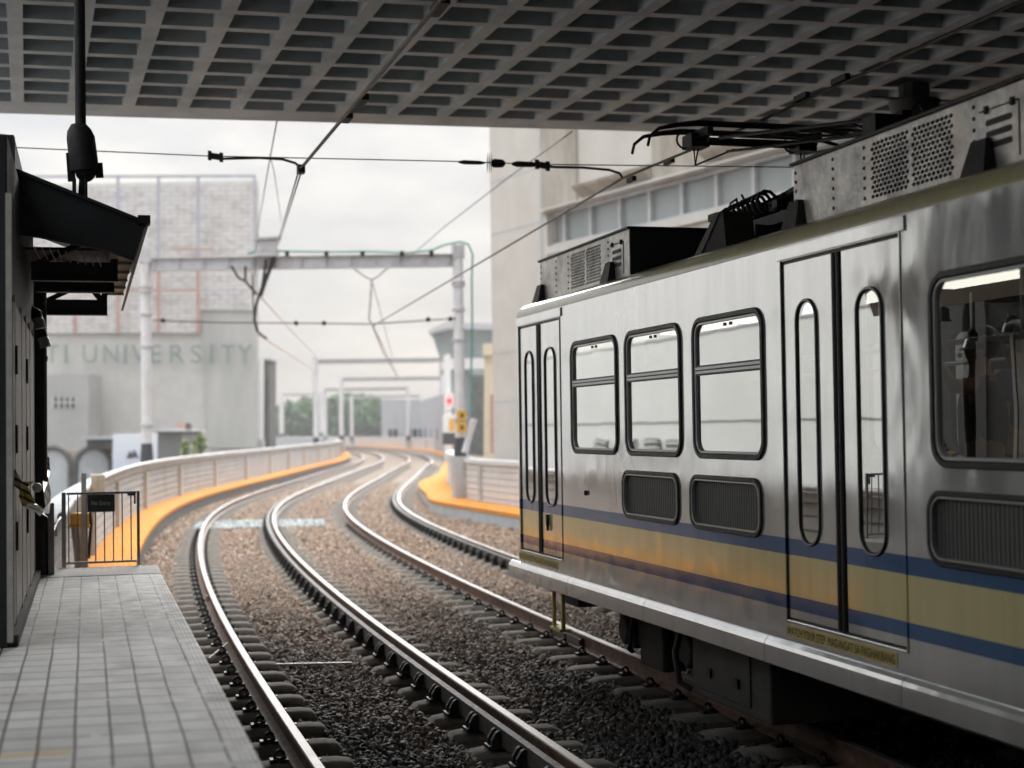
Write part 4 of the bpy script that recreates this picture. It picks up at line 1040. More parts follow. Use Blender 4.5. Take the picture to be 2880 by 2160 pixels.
gantry(at(961,1240,127), at(1246,1236,127), 6.6, 6.3, 'third gantry along the track, beyond the second', .18, False)
gantry(at(915,1240,154), at(1149,1238,154), 6.5, 6.2, 'fourth gantry, whose right post stands before the grey noise barrier', .2, False)
gantry(at(990,1238,185), at(1180,1236,185), 6.3, 6.1, 'fifth gantry, slender and mostly hidden behind the others', .2, False)
gantry(at(792,1228,230), at(905,1226,230), 8.0, 7.6, 'farthest gantry, a white post standing beside the university building', .35, False)

# ------------------------------------------------------------------ BOOTH, CANOPY, POLE, GATE
bo = thing('platform_booth', 'dark charcoal booth on the left of the platform with light worn trim strips', 'booth', (-1.5, 10, .87))
build('wall', MB().box(-3.0, -.405, 8.5, 12.6, .872, 3.62), M['booth'], bo, bevel=.01)
stb = thing('station_building', 'dark low station building behind the booth, mirrored in the big train window', 'building', (-2.4, 12, .87))
build('wall', MB().box(-3.9, -.95, 12.7, 14.8, -1, 4.3), M['booth'], stb); build('roof', MB().box(-3.9, -.85, 12.65, 15.0, 4.301, 4.42), M['conc_dark'], stb)
build('antenna', MB().tube([at(40,470,9.2), at(40,384,9.2)], .004, 6), M['steel_dark'], bo)
bt = MB().box(-.415, -.385, 8.49, 8.53, .9, 3.3)
build('corner_trim', bt, M['trim'], bo)
pn = MB()
for y0, y1 in ((8.80, 9.0), (9.12, 9.9), (9.99, 10.6), (10.7, 11.3), (11.4, 12.1)): pn.box(-.404, -.392, y0, y1, .95, 2.75)
build('door_panel', pn, M['booth_grey'], bo, bevel=.004)
ts = MB()
for y in (9.05, 9.95, 10.65, 11.35, 12.15): ts.box(-.404, -.389, y-.03, y+.02, .9, 2.8)
build('trim_strip', ts, M['trim'], bo)
hg = MB()
for y in (9.05, 10.65):
    for z in (1.35, 1.9, 2.35): hg.box(-.389, -.378, y-.05, y+.05, z, z+.16)
build('hinge', hg, M['black'], bo)
build('door_knob', MB().ball((-.35, 11.5, 1.62), .035, 10), M['silver'], bo, smooth=True)
build('plinth', MB().box(-.43, -.36, 8.55, 12.6, .873, .93), M['conc_dark'], bo)
tag(build('downpipe', MB().tube([(-.365,12.82,.875),(-.365,12.82,3.3)], .055, 16).tube([(-.365,12.82,1.62),(-.365,12.82,1.66)], .062, 16).tube([(-.365,12.82,2.6),(-.365,12.82,2.64)], .062, 16), M['steel_dark'], loc=(-.365,12.82,.87), smooth=True), 'dark round downpipe at the far corner of the booth', 'pipe')
tag(build('rail_post', MB().box(-.31,-.26,12.78,12.84,.875,1.45).tube([(-.28,12.84,1.2),(-.24,13.3,1.27),(-.23,13.9,1.27)], .014, 8), M['gate'], loc=(-.285,12.81,.87), bevel=.004), 'short grey square post beside the downpipe, arm reaching to the handrail', 'post')
fl_ = []
for i, (x, y, dep, lab) in enumerate(((106, 902, 11.6, 'upper of two silver floodlights under the canopy'), (121, 956, 12.2, 'lower of two silver floodlights under the canopy'))):
    p = Vector(at(x, y, dep)); f_ = thing('floodlight', lab, 'floodlight', p, 'floodlights on the booth wall')
    build('barrel', MB().tube([p+Vector((-.02,0,.05)), p+Vector((.01,.0,-.01)), p+Vector((.02,.0,-.06))], [.04,.042,.044], 12), M['silver'], f_, smooth=True)
    build('hood', MB().tube([p+Vector((-.05,0,.09)), p+Vector((-.02,0,.05)), p+Vector((-.012,0,.02))], [.03,.055,.05], 12), M['black'], f_, smooth=True)
    build('arm', MB().beam(p+Vector((-.04,0,.06)), Vector((-.42, p.y+.1, p.z+.12)), .03, .04), M['black'], f_)
# canopy
ca = thing('platform_canopy', 'dark sloping canopy projecting from the booth over the platform edge', 'canopy', (-.4, 11.7, 3.0))
def cpt(x, y, dep): p = at(x, y, dep); return (p[0], p[2])
prof = [(-.95, 3.86), (-.415, 3.70), (.372, 3.395), (.300, 3.14), (.15, 3.205), (-.30, 3.29), (-.42, 3.30), (-.95, 3.3)]
build('gable', MB().prism(prof, lambda x, z: (x, 10.25, z), lambda x, z: (x, 10.33, z)), M['booth'], ca)
build('roof_sheet', MB().prism([(-.95,3.90),(-.415,3.72),(.385,3.405),(.385,3.385),(-.415,3.695),(-.95,3.87)], lambda x, z: (x, 10.22, z), lambda x, z: (x, 13.4, z)), M['booth'], ca)
build('upstand', MB().box(-1.2, -.44, 10.1, 12.5, 3.55, 3.92), M['booth'], ca)
fas = MB().prism([(.405,3.40),(.385,3.40),(.285,3.06),(.305,3.06)], lambda x, z: (x, 10.24, z), lambda x, z: (x, 13.4, z))
build('fascia', fas, M['beige_sheet'], ca)
build('soffit_panel', MB().box(.15,.305,10.335,13.38,3.205,3.22), M['cream'], ca)
for y in (10.9, 11.5, 12.1, 12.7, 13.3): build('soffit_rib', MB().box(.15,.31,y-.012,y+.012,3.185,3.2045), M['beige_sheet'], ca)
build('end_cap', MB().box(.33,.41,10.2,10.34,3.385,3.44), M['steel_dark'], ca)
for y, zb_, x1_ in ((10.75, 3.05, .21), (11.6, 3.05, .20), (13.15, 3.0, .17)):
    tb = MB().box(-.36, x1_, y-.02, y+.02, zb_+.02, zb_+.13).box(-.36, x1_, y-.05, y+.05, zb_, zb_+.018)
    tb.beam((-.36, y, zb_+.1), (.05, y, zb_+.30), .03, .04).beam((x1_-.03, y, zb_+.1), (x1_, y, 3.4), .05, .05)
    if y > 13: tb.beam((-.05, y, zb_+.35), (x1_-.05, y, zb_+.13), .03, .05)
    build('tie_beam', tb, M['booth'], ca)
sc_ = MB().box(-.42, .2, 10.9, 12.9, 3.28, 3.30)
build('soffit', sc_, M['booth'], ca)
lv = MB()
for i in range(9): lv.beam((-.33+.05*i, 10.4, 3.24-.006*i), (-.30+.05*i, 10.74, 3.2-.006*i), .008, .008)
build('soffit_rod', lv, M['trim'], ca)
# vertical pole with capsule housing
po = thing('hanging_pole', 'black vertical tube hanging from the slab onto the canopy, with a capsule shaped housing', 'pole', (-.03, 10.35, 3.5))
build('tube', MB().tube([(-.035,10.34,5.895),(-.03,10.34,4.02)], .036, 14), M['black'], po, smooth=True)
build('housing', MB().tube([(-.042,10.34,4.06),(-.042,10.34,4.05),(-.04,10.34,4.01),(-.03,10.34,3.96),(-.014,10.34,3.82),(-.008,10.34,3.74)], [.012,.05,.078,.092,.094,.094], 18, cap=True), M['black'], po, smooth=True)
build('lens_ball', MB().ball((-.0,10.34,3.735), .066, 14), M['black'], po, smooth=True)
build('hood_flap', MB().beam((-.100,10.34,3.86),(-.088,10.34,3.67),.012,.05,(1,0,0)).beam((.084,10.34,3.80),(.090,10.34,3.70),.012,.05,(1,0,0)), M['black'], po)
build('stem', MB().tube([(-.02,10.34,3.70),(-.035,10.34,3.48)], .022, 10), M['black'], po)
build('mount', MB().box(-.085,-.06,10.27,10.41,3.50,3.68).box(-.012,.012,10.27,10.41,3.50,3.68).box(-.075,.0,10.3,10.38,3.49,3.55), M['black'], po)
tp = MB()
def ribbon(pts, w):
    vs = []; fs = []
    for i, p in enumerate(pts):
        p = Vector(p); a = .9*math.sin(i*1.3)
        o_ = Vector((math.cos(a)*w/2, .3*w*math.sin(a), math.sin(a)*w/2)); vs += [p-o_, p+o_]
    for i in range(len(pts)-1): fs.append((2*i, 2*i+1, 2*i+3, 2*i+2))
    tp.add(vs, fs)
ribbon([D(2,975,8.4), D(22,1015,8.42), D(38,1045,8.44), D(48,1062,8.46), D(58,1080,8.46), D(74,1094,8.6), D(92,1108,9.4)], .05)
ribbon([D(60,1040,8.44), D(50,1062,8.45), D(62,1088,8.5), D(82,1104,8.9), D(96,1110,9.5)], .07)
ribbon([D(96,1110,9.5), D(104,1088,10.6), D(102,1060,11.6), D(98,1035,12.3), D(103,1012,12.6), D(99,988,12.7)], .055)
tag(build('hazard_tape', tp, M['tape'], loc=D(60,1080,8.5)), 'crumpled yellow and black hazard tape tied between the booth and the pipe', 'tape')
# gate
ga = thing('gate', 'dark steel barred gate closing the end of the tiled platform', 'gate', (.115, 13.42, .87))
GY = 13.42
build('frame', MB().box(-.212,-.178,GY-.016,GY+.016,.875,1.51).box(.408,.432,GY-.016,GY+.016,.875,1.51).box(-.174,.404,GY-.012,GY+.012,1.488,1.508).box(-.174,.404,GY-.012,GY+.012,.90,.918), M['gate'], ga)
br = MB()
for i in range(8): br.tube([(-.155+.0735*i, GY, .919), (-.155+.0735*i, GY, 1.487)], .0062, 6)
build('bars', br, M['gate'], ga)
build('latch_box', MB().box(.33,.40,GY-.016,GY+.016,1.47,1.487).box(.385,.40,GY-.016,GY+.016,1.40,1.469), M['steel_dark'], ga)
sg = thing('sign', 'small black sign reading No Entry fixed to the platform end gate', 'sign', (.11, GY-.03, 1.42))
build('board', MB().box(.0,.222,GY-.032,GY-.024,1.342,1.487), M['sign_black'], sg)
build('rim', MB().box(-.006,-.001,GY-.033,GY-.024,1.338,1.490).box(.223,.228,GY-.033,GY-.024,1.338,1.490).box(-.001,.223,GY-.033,GY-.024,1.3365,1.3415), M['galv'], sg)
build('lettering', MB().text('No Entry', .155, .034, (.033, GY-.033, 1.398), (1,0,0), (0,0,1), .0005), M['white'], sg)
# things beyond the gate on the walkway
p = at(236, 1440, 16.5)
tag(build('marker_post', MB().box(p[0]-.028,p[0]+.028,p[1]-.028,p[1]+.028,.151,at(236,1330,16.5)[2]).box(p[0]-.034,p[0]+.034,p[1]-.034,p[1]+.034,1.1,1.13), M['galv'], loc=p), 'grey square post standing on the walkway behind the gate', 'post')
a = at(255,1335,21); b = at(296,1395,21)
cbx = thing('cabinet', 'beige upright cabinet on the left parapet behind the gate', 'cabinet', ((a[0]+b[0])/2, a[1], b[2]))
build('case', MB().box(a[0], b[0], a[1], a[1]+.16, b[2], a[2]), M['cream'], cbx, bevel=.01)
build('door_line', MB().box((a[0]+b[0])/2-.004, (a[0]+b[0])/2+.004, a[1]-.003, a[1]-.0005, b[2]+.03, a[2]-.03), M['beige_sheet'], cbx)
ptd = thing('trackside_box', 'orange topped trackside box on grey legs behind the gate', 'equipment box', at(223,1500,17))
a = at(197,1443,17); b = at(251,1477,17)
build('head', MB().box(a[0], b[0], a[1]-.08, a[1]+.12, b[2], a[2]), M['yellowpaint'], ptd, bevel=.012)
build('flange', MB().box(a[0]-.012, b[0]+.012, a[1]-.09, a[1]+.13, b[2]-.02, b[2]-.002), M['yellowpaint'], ptd)
q = at(215,1592,17)
build('leg', MB().tube([(q[0]-.01,a[1],b[2]-.021),(q[0]+.01,a[1],.6),(q[0]+.03,a[1],.152)], [.05,.035,.035], 10), M['gate'], ptd, smooth=True)
build('leg', MB().box(b[0]-.1, b[0]-.015, a[1]-.02, a[1]+.05, .152, b[2]-.021), M['galv'], ptd)
build('conduit', MB().tube([(b[0]+.0,a[1]+.05,1.2),(b[0]+.02,a[1]+.05,1.0),(b[0]-.01,a[1]+.05,.6)], .018, 8), M['rubber'], ptd, smooth=True)

# ------------------------------------------------------------------ UNIVERSITY BUILDING
un = thing('university_building', 'tall pale concrete building with whitewashed blockwork top and faded green lettering', 'building', at(420,1240,104))
UR = Vector((AX_R[0], AX_R[1], 0)).normalized(); UF = Vector((AX_F[0], AX_F[1], 0)).normalized()
UNI_DIR = Vector(ray(600, 1200)); UNI_DIR.z = 0; UNI_DIR.normalize()
def img_prism(mb, pts, dep, thick, dr=None):              # outline surveyed at one distance, extruded away from the viewer
    P0 = [Vector(at(x, y, dep)) for x, y in pts]
    base = [p - UF*((p-Vector((0,0,0))).dot(UF) - dep*1.0) for p in P0]
    n = len(base); vs = base + [p+(dr if dr is not None else UF)*thick for p in base]
    mb.add(vs, [tuple(range(n-1,-1,-1)), tuple(range(n, 2*n))] + [(i, (i+1) % n, (i+1) % n+n, i+n) for i in range(n)]); return mb
build('wall', img_prism(MB(), [(-250,520),(724,505),(727,1600),(-250,1600)], 100, 14, UNI_DIR), M['conc_pale'], un)
build('block_wall', img_prism(MB(), [(-240,530),(719,520),(719,872),(561,872),(561,936),(-240,936)], 99.7, .25), M['brick'], un)
build('stained_strip', img_prism(MB(), [(561,874),(722,874),(724,1260),(590,1260)], 99.85, .12), weathered('streaked_concrete', (.42,.42,.40), (.55,.54,.52), .9, .85, stretch=(1,1,.25), bmp=0), un)
build('annex', img_prism(MB(), [(60,1055),(248,1052),(250,1600),(60,1600)], 96, 3), weathered('grey_render', (.36,.355,.34), (.46,.45,.44), .5, .9), un)
wi = img_prism(MB(), [(148,1118),(214,1118),(214,1148),(148,1148)], 95.98, .01)
wo = build('window', wi, M['sign_black'], un)
gl_ = MB()
for i in range(5): gl_ = img_prism(gl_, [(146+i*16.3,1117),(151+i*16.3,1117),(151+i*16.3,1149),(146+i*16.3,1149)], 95.93, .04)
gl_ = img_prism(gl_, [(147,1130),(215,1130),(215,1134),(147,1134)], 95.90, .025)
build('grille', gl_, M['conc_pale'], wo)
LX = {'T':(128,166),'I':(180,191),'U':(233,273),'N':(291,333),'I2':(347,359),'V':(370,412),'E':(425,455),'R':(478,520),'S':(536,568),'I3':(590,602),'T2':(622,660),'Y':(668,710)}
for key, (xa, xb) in LX.items():
    o_ = Vector(at(xa, 1021, 99.55)); w_ = (xb-xa)*99.55/F_PX; h_ = 51*99.55/F_PX
    if key[0] == 'I':
        m = MB(); U_ = Vector(AX_R); m.obox(o_+U_*(w_/2)+Vector((0,0,h_/2)), U_*(w_/2*.72), UF*.06, Vector((0,0,h_/2)))
        for zz in (.02, h_-.02): m.obox(o_+U_*(w_/2)+Vector((0,0,zz)), U_*(w_/2*1.1), UF*.05, Vector((0,0,.03)))
    else: m = MB().text(key[0], w_, h_, o_, AX_R, (0,0,1), .0)
    build('letter', m, M['letter'], un)
def frame_bar(p0, p1, wpx, mat, dep=99.2):
    build('frame_bar', MB().beam(at(*p0, dep), at(*p1, dep), wpx*dep/F_PX, wpx*dep/F_PX), M[mat], un)
for x in (88, 332, 446, 557): frame_bar((x,495),(x,760), 7, 'lilac_steel'); frame_bar((x,760),(x,936), 8, 'rust_red')
frame_bar((716,495),(718,760), 7, 'lilac_steel'); frame_bar((60,497),(719,495), 7, 'lilac_steel')
frame_bar((140,815),(560,815), 5, 'rust_red'); frame_bar((560,816),(700,816), 4, 'lilac_steel'); frame_bar((488,701),(600,702), 6, 'rust_red'); frame_bar((210,840),(212,936), 7, 'rust_red')
pt = thing('pilaster', 'thin white vertical pillar at the right corner of the university building', 'pillar', at(731,1240,102))
build('shaft', img_prism(MB(), [(726,1010),(738,1010),(738,1236),(726,1236)], 101, .5), M['white'], pt); build('footing', img_prism(MB(), [(724,1237),(740,1237),(740,1600),(724,1600)], 101, .8), M['conc'], pt)
tw = thing('grey_tower', 'narrow dark grey tower just right of the university building', 'tower', at(748,1240,110))
build('shaft', img_prism(MB(), [(737,1014),(757,1014),(760,1600),(737,1600)], 106, 3), M['conc_dark'], tw); build('cap', img_prism(MB(), [(735,1008),(759,1008),(759,1013),(735,1013)], 105.7, 3.4), M['conc'], tw)
# low things at its foot
ar = thing('arcade_wall', 'old grey wall with two round arches below the university building', 'wall', at(160,1340,70))
build('wall', img_prism(MB(), [(60,1268),(312,1262),(312,1700),(60,1700)], 70, 1), M['conc_stain'], ar)
for cx_ in (148, 262):
    m = MB(); P_ = []
    for i in range(13):
        a = PI*i/12; P_.append(at(cx_-50*math.cos(a), 1310-52*math.sin(a), 69.8))
    m.tube([at(cx_-50,1420,69.8)]+P_+[at(cx_+50,1420,69.8)], .13, 8)
    build('arch_rim', m, M['conc_dark'], ar)
    build('arch_infill', img_prism(MB(), [(cx_-46,1420)]+[(cx_-46*math.cos(PI*i/10), 1312-48*math.sin(PI*i/10)) for i in range(11)]+[(cx_+46,1420)], 69.9, .05), M['conc'], ar)
sh = thing('roof_shed', 'small flat roofed concrete shed with a dark opening beside the banner', 'shed', at(290,1240,68))
build('wall', img_prism(MB(), [(245,1236),(312,1234),(312,1262),(245,1262)], 68, 3), M['conc_dark'], sh); build('roof', img_prism(MB(), [(225,1228),(316,1226),(316,1235),(225,1236)], 67.6, 3.6), M['conc'], sh); build('opening', img_prism(MB(), [(262,1238),(296,1237),(296,1256),(262,1256)], 67.95, .04), M['sign_black'], sh)
ba = thing('banner', 'pale blue and white hoarding with a dark peaked emblem beside the nearest gantry post', 'banner', at(378,1260,60))
build('panel', img_prism(MB(), [(318,1220),(442,1218),(442,1330),(318,1330)], 60, .1), M['banner'], ba)
build('emblem', img_prism(MB(), [(356,1288),(366,1268),(372,1278),(378,1264),(392,1288),(380,1284),(370,1288)], 59.95, .02), M['sign_black'], ba)
gs = thing('corrugated_shed', 'dark grey ribbed shed right of the nearest gantry post', 'shed', at(478,1240,64))
build('wall', img_prism(MB(), [(440,1214),(514,1214),(514,1330),(440,1330)], 64, 4), weathered('ribbed_grey', (.15,.15,.15), (.22,.22,.22), 1, .8), gs); build('roof', img_prism(MB(), [(434,1208),(517,1209),(517,1213),(434,1213)], 63.7, 4.6), M['conc'], gs)
ch = thing('chimney_stub', 'small leaning grey stub with a red cap behind the parapet', 'chimney', at(524,1230,66))
build('shaft', img_prism(MB(), [(520,1190),(534,1190),(545,1300),(526,1300)], 66, .4), M['conc_dark'], ch); build('cap', img_prism(MB(), [(498,1188),(520,1188),(520,1205),(498,1205)], 65.8, .5), M['rust_red'], ch)
def foliage(mb, c, rx, rz, n, s, seed):
    rg = random.Random(seed)
    for i in range(n):
        while True:
            a, b, c_ = rg.uniform(-1,1), rg.uniform(-1,1), rg.uniform(-1,1)
            if a*a+b*b+c_*c_ < 1: break
        p = Vector(c)+Vector((a*rx, b*rx, c_*rz)); q = Vector((rg.gauss(0,1), rg.gauss(0,1), rg.gauss(0,1))).normalized(); t = q.orthogonal().normalized(); u = q.cross(t); z = s*rg.uniform(.5,1.3)
        mb.add([p-t*z-u*z*.6, p+t*z-u*z*.6, p+t*z*.7+u*z, p-t*z*.7+u*z], [(0,1,2,3)])
for i, (x, y, dp2, rx, rz, lab) in enumerate(((560,1252,60,.3,.42,'bright green weed behind the left parapet'), (520,1264,61,.14,.4,'slim green weed beside the grey stub'))):
    w_ = thing('plant', lab, 'plant', at(x, y+20, dp2), 'weeds behind the left parapet')
    m = MB(); foliage(m, at(x, y, dp2), rx, rz, 130, .075, i); build('leaves', m, M['leaf_light'], w_); c_ = at(x, y, dp2)
    build('stem', MB().tube([(c_[0],c_[1],c_[2]-2.2),(c_[0]+.05,c_[1],c_[2])], .03, 6), M['bark'], w_)
# distant wood
wd = MB(); rg = random.Random(4)
for i in range(70):
    x = rg.uniform(740, 1110); top = 1185 - 38*max(0, math.sin((x-760)/330*PI))*rg.uniform(.6, 1) - (14 if x > 960 else 0)
    dep = rg.uniform(290, 360); c_ = Vector(at(x, top+16, dep)); foliage(wd, c_, 5.5, 3.6, 190, .75, 100+i)
    foliage(wd, c_-Vector((0,0,6)), 6.5, 5, 120, .9, 300+i)
tag(build('distant_wood', wd, M['leaf'], loc=at(950,1220,320)), 'far off belt of green trees closing the view along the track', 'wood', kind='stuff')

# ------------------------------------------------------------------ RIGHT SIDE BUILDINGS
DW_ = ray(-866, 1235); dw = Vector((DW_[0], DW_[1], 0)).normalized()*-1   # along the facade, towards the viewer
W0 = Vector(at(1385, 1000, 47)); nw = Vector((-dw.y, dw.x, 0)); 
if nw.dot(W0) > 0: nw = -nw                       # out of the wall, towards the viewer
def wp(x, y):
    d_ = Vector(ray(x, y)); e = Vector(EYE); t = (W0-e).dot(nw)/d_.dot(nw); p = e+d_*t; return (p-W0).dot(dw), p.z
def cw(x, y): return wp(1380+x*.4069, 360+y*.4069)
rbd = thing('concrete_building', 'tall beige concrete building with a long strip of frosted windows, right of the tracks', 'building', (W0.x, W0.y, 0))
def wbox(mb, s0, s1, z0, z1, out0, out1):
    P_ = lambda s, o, z: W0*1.0 + dw*s + nw*o + Vector((0,0,z-W0.z))
    return mb.hexa([P_(s0,out1,z0),P_(s1,out1,z0),P_(s1,out0,z0),P_(s0,out0,z0),P_(s0,out1,z1),P_(s1,out1,z1),P_(s1,out0,z1),P_(s0,out0,z1)])
sw0 = cw(388,580)[0]; zt_ = .5*(cw(388,575)[1]+cw(1760,232)[1]); zb_ = .5*(cw(430,822)[1]+cw(1265,612)[1])
SE = 34
build('wall', wbox(wbox(wbox(MB(), 0, sw0, -9, 22, -6, 0), sw0+.001, SE, -9, zb_, -6, -.001), sw0+.001, SE, zt_, 22, -6, -.001), M['warm_wall'], rbd)
sj = cw(345,300)[0]
jn = wbox(MB(), sj-.05, sj+.05, -9, 22, .001, .02)
for yy in (710, 1000): pass
for z_ in (cw(150,700)[1], wp(1420,990)[1], wp(1420,1130)[1], cw(100,350)[1]): wbox(jn, 0.01, sj-.06, z_-.02, z_+.02, .001, .008)
build('joint', jn, M['conc'], rbd)
gw = build('window', wbox(MB(), sw0+.01, SE, zb_+.01, zt_-.01, -.45, -.35), M['bldg_glass'], rbd)
ml = MB()
for x in (460, 640, 840, 1045, 1265, 1505, 1760, 2040):
    yy = 700-(x-400)*.28; s_ = cw(x, yy)[0]; wbox(ml, s_-.06, s_+.06, zb_+.02, zt_-.02, -.348, -.22)
wbox(ml, sw0+.02, SE, zt_-.10, zt_-.021, -.219, -.15); wbox(ml, sw0+.02, SE, zb_+.021, zb_+.08, -.219, -.15)
build('mullion', ml, M['galv'], gw)
for xa, xb in ((362, 603), (1132, 1500)):
    sa, sb_ = cw(xa, 300)[0], cw(xb, 200)[0]
    build('stained_pier', wbox(wbox(MB(), sa, sb_, zt_+.01, 22, .0, .08), sa, sb_, zt_-.05, zt_+.009, .0, .1), M['conc_stain'], rbd)
s0_, s1_ = cw(640,420)[0], cw(1125,300)[0]; h1 = cw(640,410)[1]
sdv = MB(); P_ = lambda s, o, z: W0*1.0 + dw*s + nw*o + Vector((0,0,z-W0.z))
for sa, sb_ in ((s0_, s1_), (cw(1500,240)[0]+.1, SE-.5)):
    sdv.hexa([P_(sa,0.001,zt_+.08),P_(sb_,0.001,zt_+.08),P_(sb_,.35,zt_+.35),P_(sa,.35,zt_+.35),P_(sa,.001,h1+.12),P_(sb_,.001,h1+.12),P_(sb_,.4,h1),P_(sa,.4,h1)])
build('sunshade', sdv, M['conc_stain'], rbd)
build('ledge', wbox(wbox(MB(), sw0, SE, zt_+.011, zt_+.07, .0011, .22), sw0, SE, zb_-.25, zb_-.02, .0011, .10), M['conc_pale'], rbd)
sa, sb_ = cw(1130,720)[0], cw(1620,640)[0]
build('stain_panel', wbox(MB(), sa, sb_, zb_-1.5, zb_-.26, .0011, .03), M['conc_stain'], rbd)
# cream column structure
cc = thing('cream_column', 'cream coloured column with a projecting cap beside the beige building', 'column', at(1372,1270,58))
build('shaft', img_prism(MB(), [(1362,1000),(1392,1000),(1392,1600),(1358,1600)], 58, 1.2), M['cream'], cc); build('cap', img_prism(MB(), [(1358,966),(1398,964),(1398,999),(1358,999)], 57.7, 1.8), M['cream'], cc)
build('pipe', MB().tube([at(1384,1110,57.6), at(1384,1275,57.6)], .07, 8), M['rust_red'], cc)
# building with slanted glass front
gb = thing('glass_front_building', 'grey building with an outward slanting glass front and overhanging flat roof', 'building', at(1300,1250,135))
build('wall', img_prism(MB(), [(1236,1010),(1400,1010),(1400,1600),(1240,1600)], 135, 14), M['conc'], gb)
build('glass_front', img_prism(MB(), [(1214,936),(1268,926),(1400,930),(1400,1004),(1236,1006)], 134, 12), M['tower_glass'], gb)
build('roof', img_prism(MB(), [(1203,930),(1252,906),(1400,908),(1400,926),(1262,924),(1206,938)], 132, 16), M['galv'], gb)
build('white_band', img_prism(MB(), [(1238,1008),(1400,1005),(1400,1036),(1240,1040)], 133.5, .4), M['white'], gb)
build('window_row', img_prism(MB(), [(1320,1037),(1400,1035),(1400,1052),(1320,1054)], 133.6, .3), M['tower_glass'], gb)
build('dark_bay', img_prism(MB(), [(1322,1058),(1366,1058),(1366,1600),(1322,1600)], 133, .8), M['conc_dark'], gb)
# grey noise barrier along the far right of the track
nb = thing('noise_barrier', 'tall grey metal noise barrier curving along the far track', 'barrier', at(1150,1235,140))
def quad_wall(mb, a, b, za, zb2, z0, th=.2):
    a, b = Vector((a[0],a[1],0)), Vector((b[0],b[1],0)); n_ = (b-a).normalized(); n_ = Vector((-n_.y, n_.x, 0))*th
    return mb.hexa([(*a.xy, z0), (*b.xy, z0), (*(b+n_).xy, z0), (*(a+n_).xy, z0), (*a.xy, za), (*b.xy, zb2), (*(b+n_).xy, zb2), (*(a+n_).xy, za)])
pa_, pb2, pc2 = at(1072,1120,190), at(1180,1120,165), at(1262,1105,112)
bm2 = quad_wall(MB(), pa_, pb2, at(1072,1122,190)[2], at(1180,1124,165)[2], -.5); quad_wall(bm2, pb2, pc2, at(1180,1128,165)[2], at(1262,1104,112)[2], -.5)
build('panel', bm2, weathered('grey_barrier_metal', (.36,.37,.40), (.44,.45,.48), .3, .6), nb)
for x in (1097, 1111, 1150, 1166, 1183, 1200, 1217, 1234):
    dpb = 188-(x-1072)*.21 if x < 1180 else 165-(x-1180)*.646
    p_ = Vector(at(x, 1222, dpb-1.5))
    build('bracket', MB().box(p_.x-.19, p_.x+.19, p_.y-.3, p_.y+.1, 1.1, 2.1), M['sign_black'], nb)
# signal mast with a red light and white cabinets
sg2 = thing('signal_mast', 'white signal mast with a lit red lamp in front of the second gantry post', 'signal', at(1262,1245,90))
p_ = Vector(at(1260,1240,90))
build('mast', MB().tube([(p_.x,p_.y,-.2),(p_.x,p_.y,at(1260,1000,90)[2])], .22, 12), M['white'], sg2, smooth=True)
c_ = Vector(at(1264,1127,89))
build('head', MB().obox(c_+Vector(AX_F*.4), AX_R*.22, AX_F*.15, (0,0,.45)), M['white'], sg2)
build('lamp', MB().ball(c_, .17, 12), M['red_lamp'], sg2, smooth=True)
for i, (x, y, m_, lab) in enumerate(((1254,1192,'white','left of two small trackside cabinets at the signal mast'), (1272,1192,'yellowpaint','right of two small trackside cabinets, its door yellow'))):
    t_ = thing('trackside_cabinet', lab, 'cabinet', at(x,1235,86), 'cabinets at the signal mast'); c_ = Vector(at(x, y, 86))
    build('case', MB().obox(c_, AX_R*.17, AX_F*.2, (0,0,.5)), M['white'], t_); build('door', MB().obox(c_-Vector(AX_F*.22)+Vector((0,0,-.05)), AX_R*.14, AX_F*.01, (0,0,.36)), M[m_], t_); build('foot', MB().obox(c_-Vector((0,0,.85)), AX_R*.18, AX_F*.2, (0,0,.33)), M['sign_black'], t_)
# low parapet-side wall of the station across the left street: seen mirrored in the train
lb = thing('louvred_building', 'pale concrete building with louvred openings standing left of the line, mirrored in the train', 'building', (-11, 38, -9))
build('wall', MB().box(-20, -11, 17, 90, -9, 9.5), weathered('white_painted_wall', (.74,.73,.70), (.82,.81,.79), .6, .7, bmp=0), lb)
for y in (46.0, 48.2, 50.6, 53.4):
    o = build('louvre', MB().box(-10.998, -10.93, y, y+1.5, .75, 1.55), M['sign_black'], lb)
    m = MB()
    for q in range(4): m.box(-10.93, -10.8, y, y+1.5, .8+q*.2, .9+q*.2)
    build('slat', m, M['conc_pale'], o)
jl = MB()
for z in (2.1, 4.9, 7.6): jl.box(-10.999, -10.985, 17, 90, z, z+.05)
build('joint', jl, M['conc_dark'], lb)

# pendant fitting under the slab over the opposite platform
pdt = thing('pendant_lamp', 'dark funnel shaped fitting hanging from the slab above the far end of the pantograph', 'lamp', (9.2, 15.4, 5.9))
build('stem', MB().tube([(9.2,15.4,5.9),(9.2,15.4,5.7)], .18, 10), M['black'], pdt); build('shade', MB().tube([(9.2,15.4,5.7),(9.2,15.4,5.55),(9.2,15.4,5.2)], [.3,.26,.08], 14), M['black'], pdt, smooth=True)
build('plate', MB().box(8.6,9.8,15.35,15.45,5.71,5.73), M['black'], pdt)

hz = MB().box(-60, 120, -20, 420, -10, 26)
mh = bpy.data.materials.new('city_haze'); mh.use_nodes = True; nh = mh.node_tree; nh.nodes.clear()
oh = N(nh, 'ShaderNodeOutputMaterial'); vh = N(nh, 'ShaderNodeVolumePrincipled'); vh.inputs['Color'].default_value = (.95,.96,.97,1); vh.inputs['Density'].default_value = .0008
nh.links.new(vh.outputs[0], oh.inputs['Volume'])
tag(build('haze', hz, mh), kind='stuff')
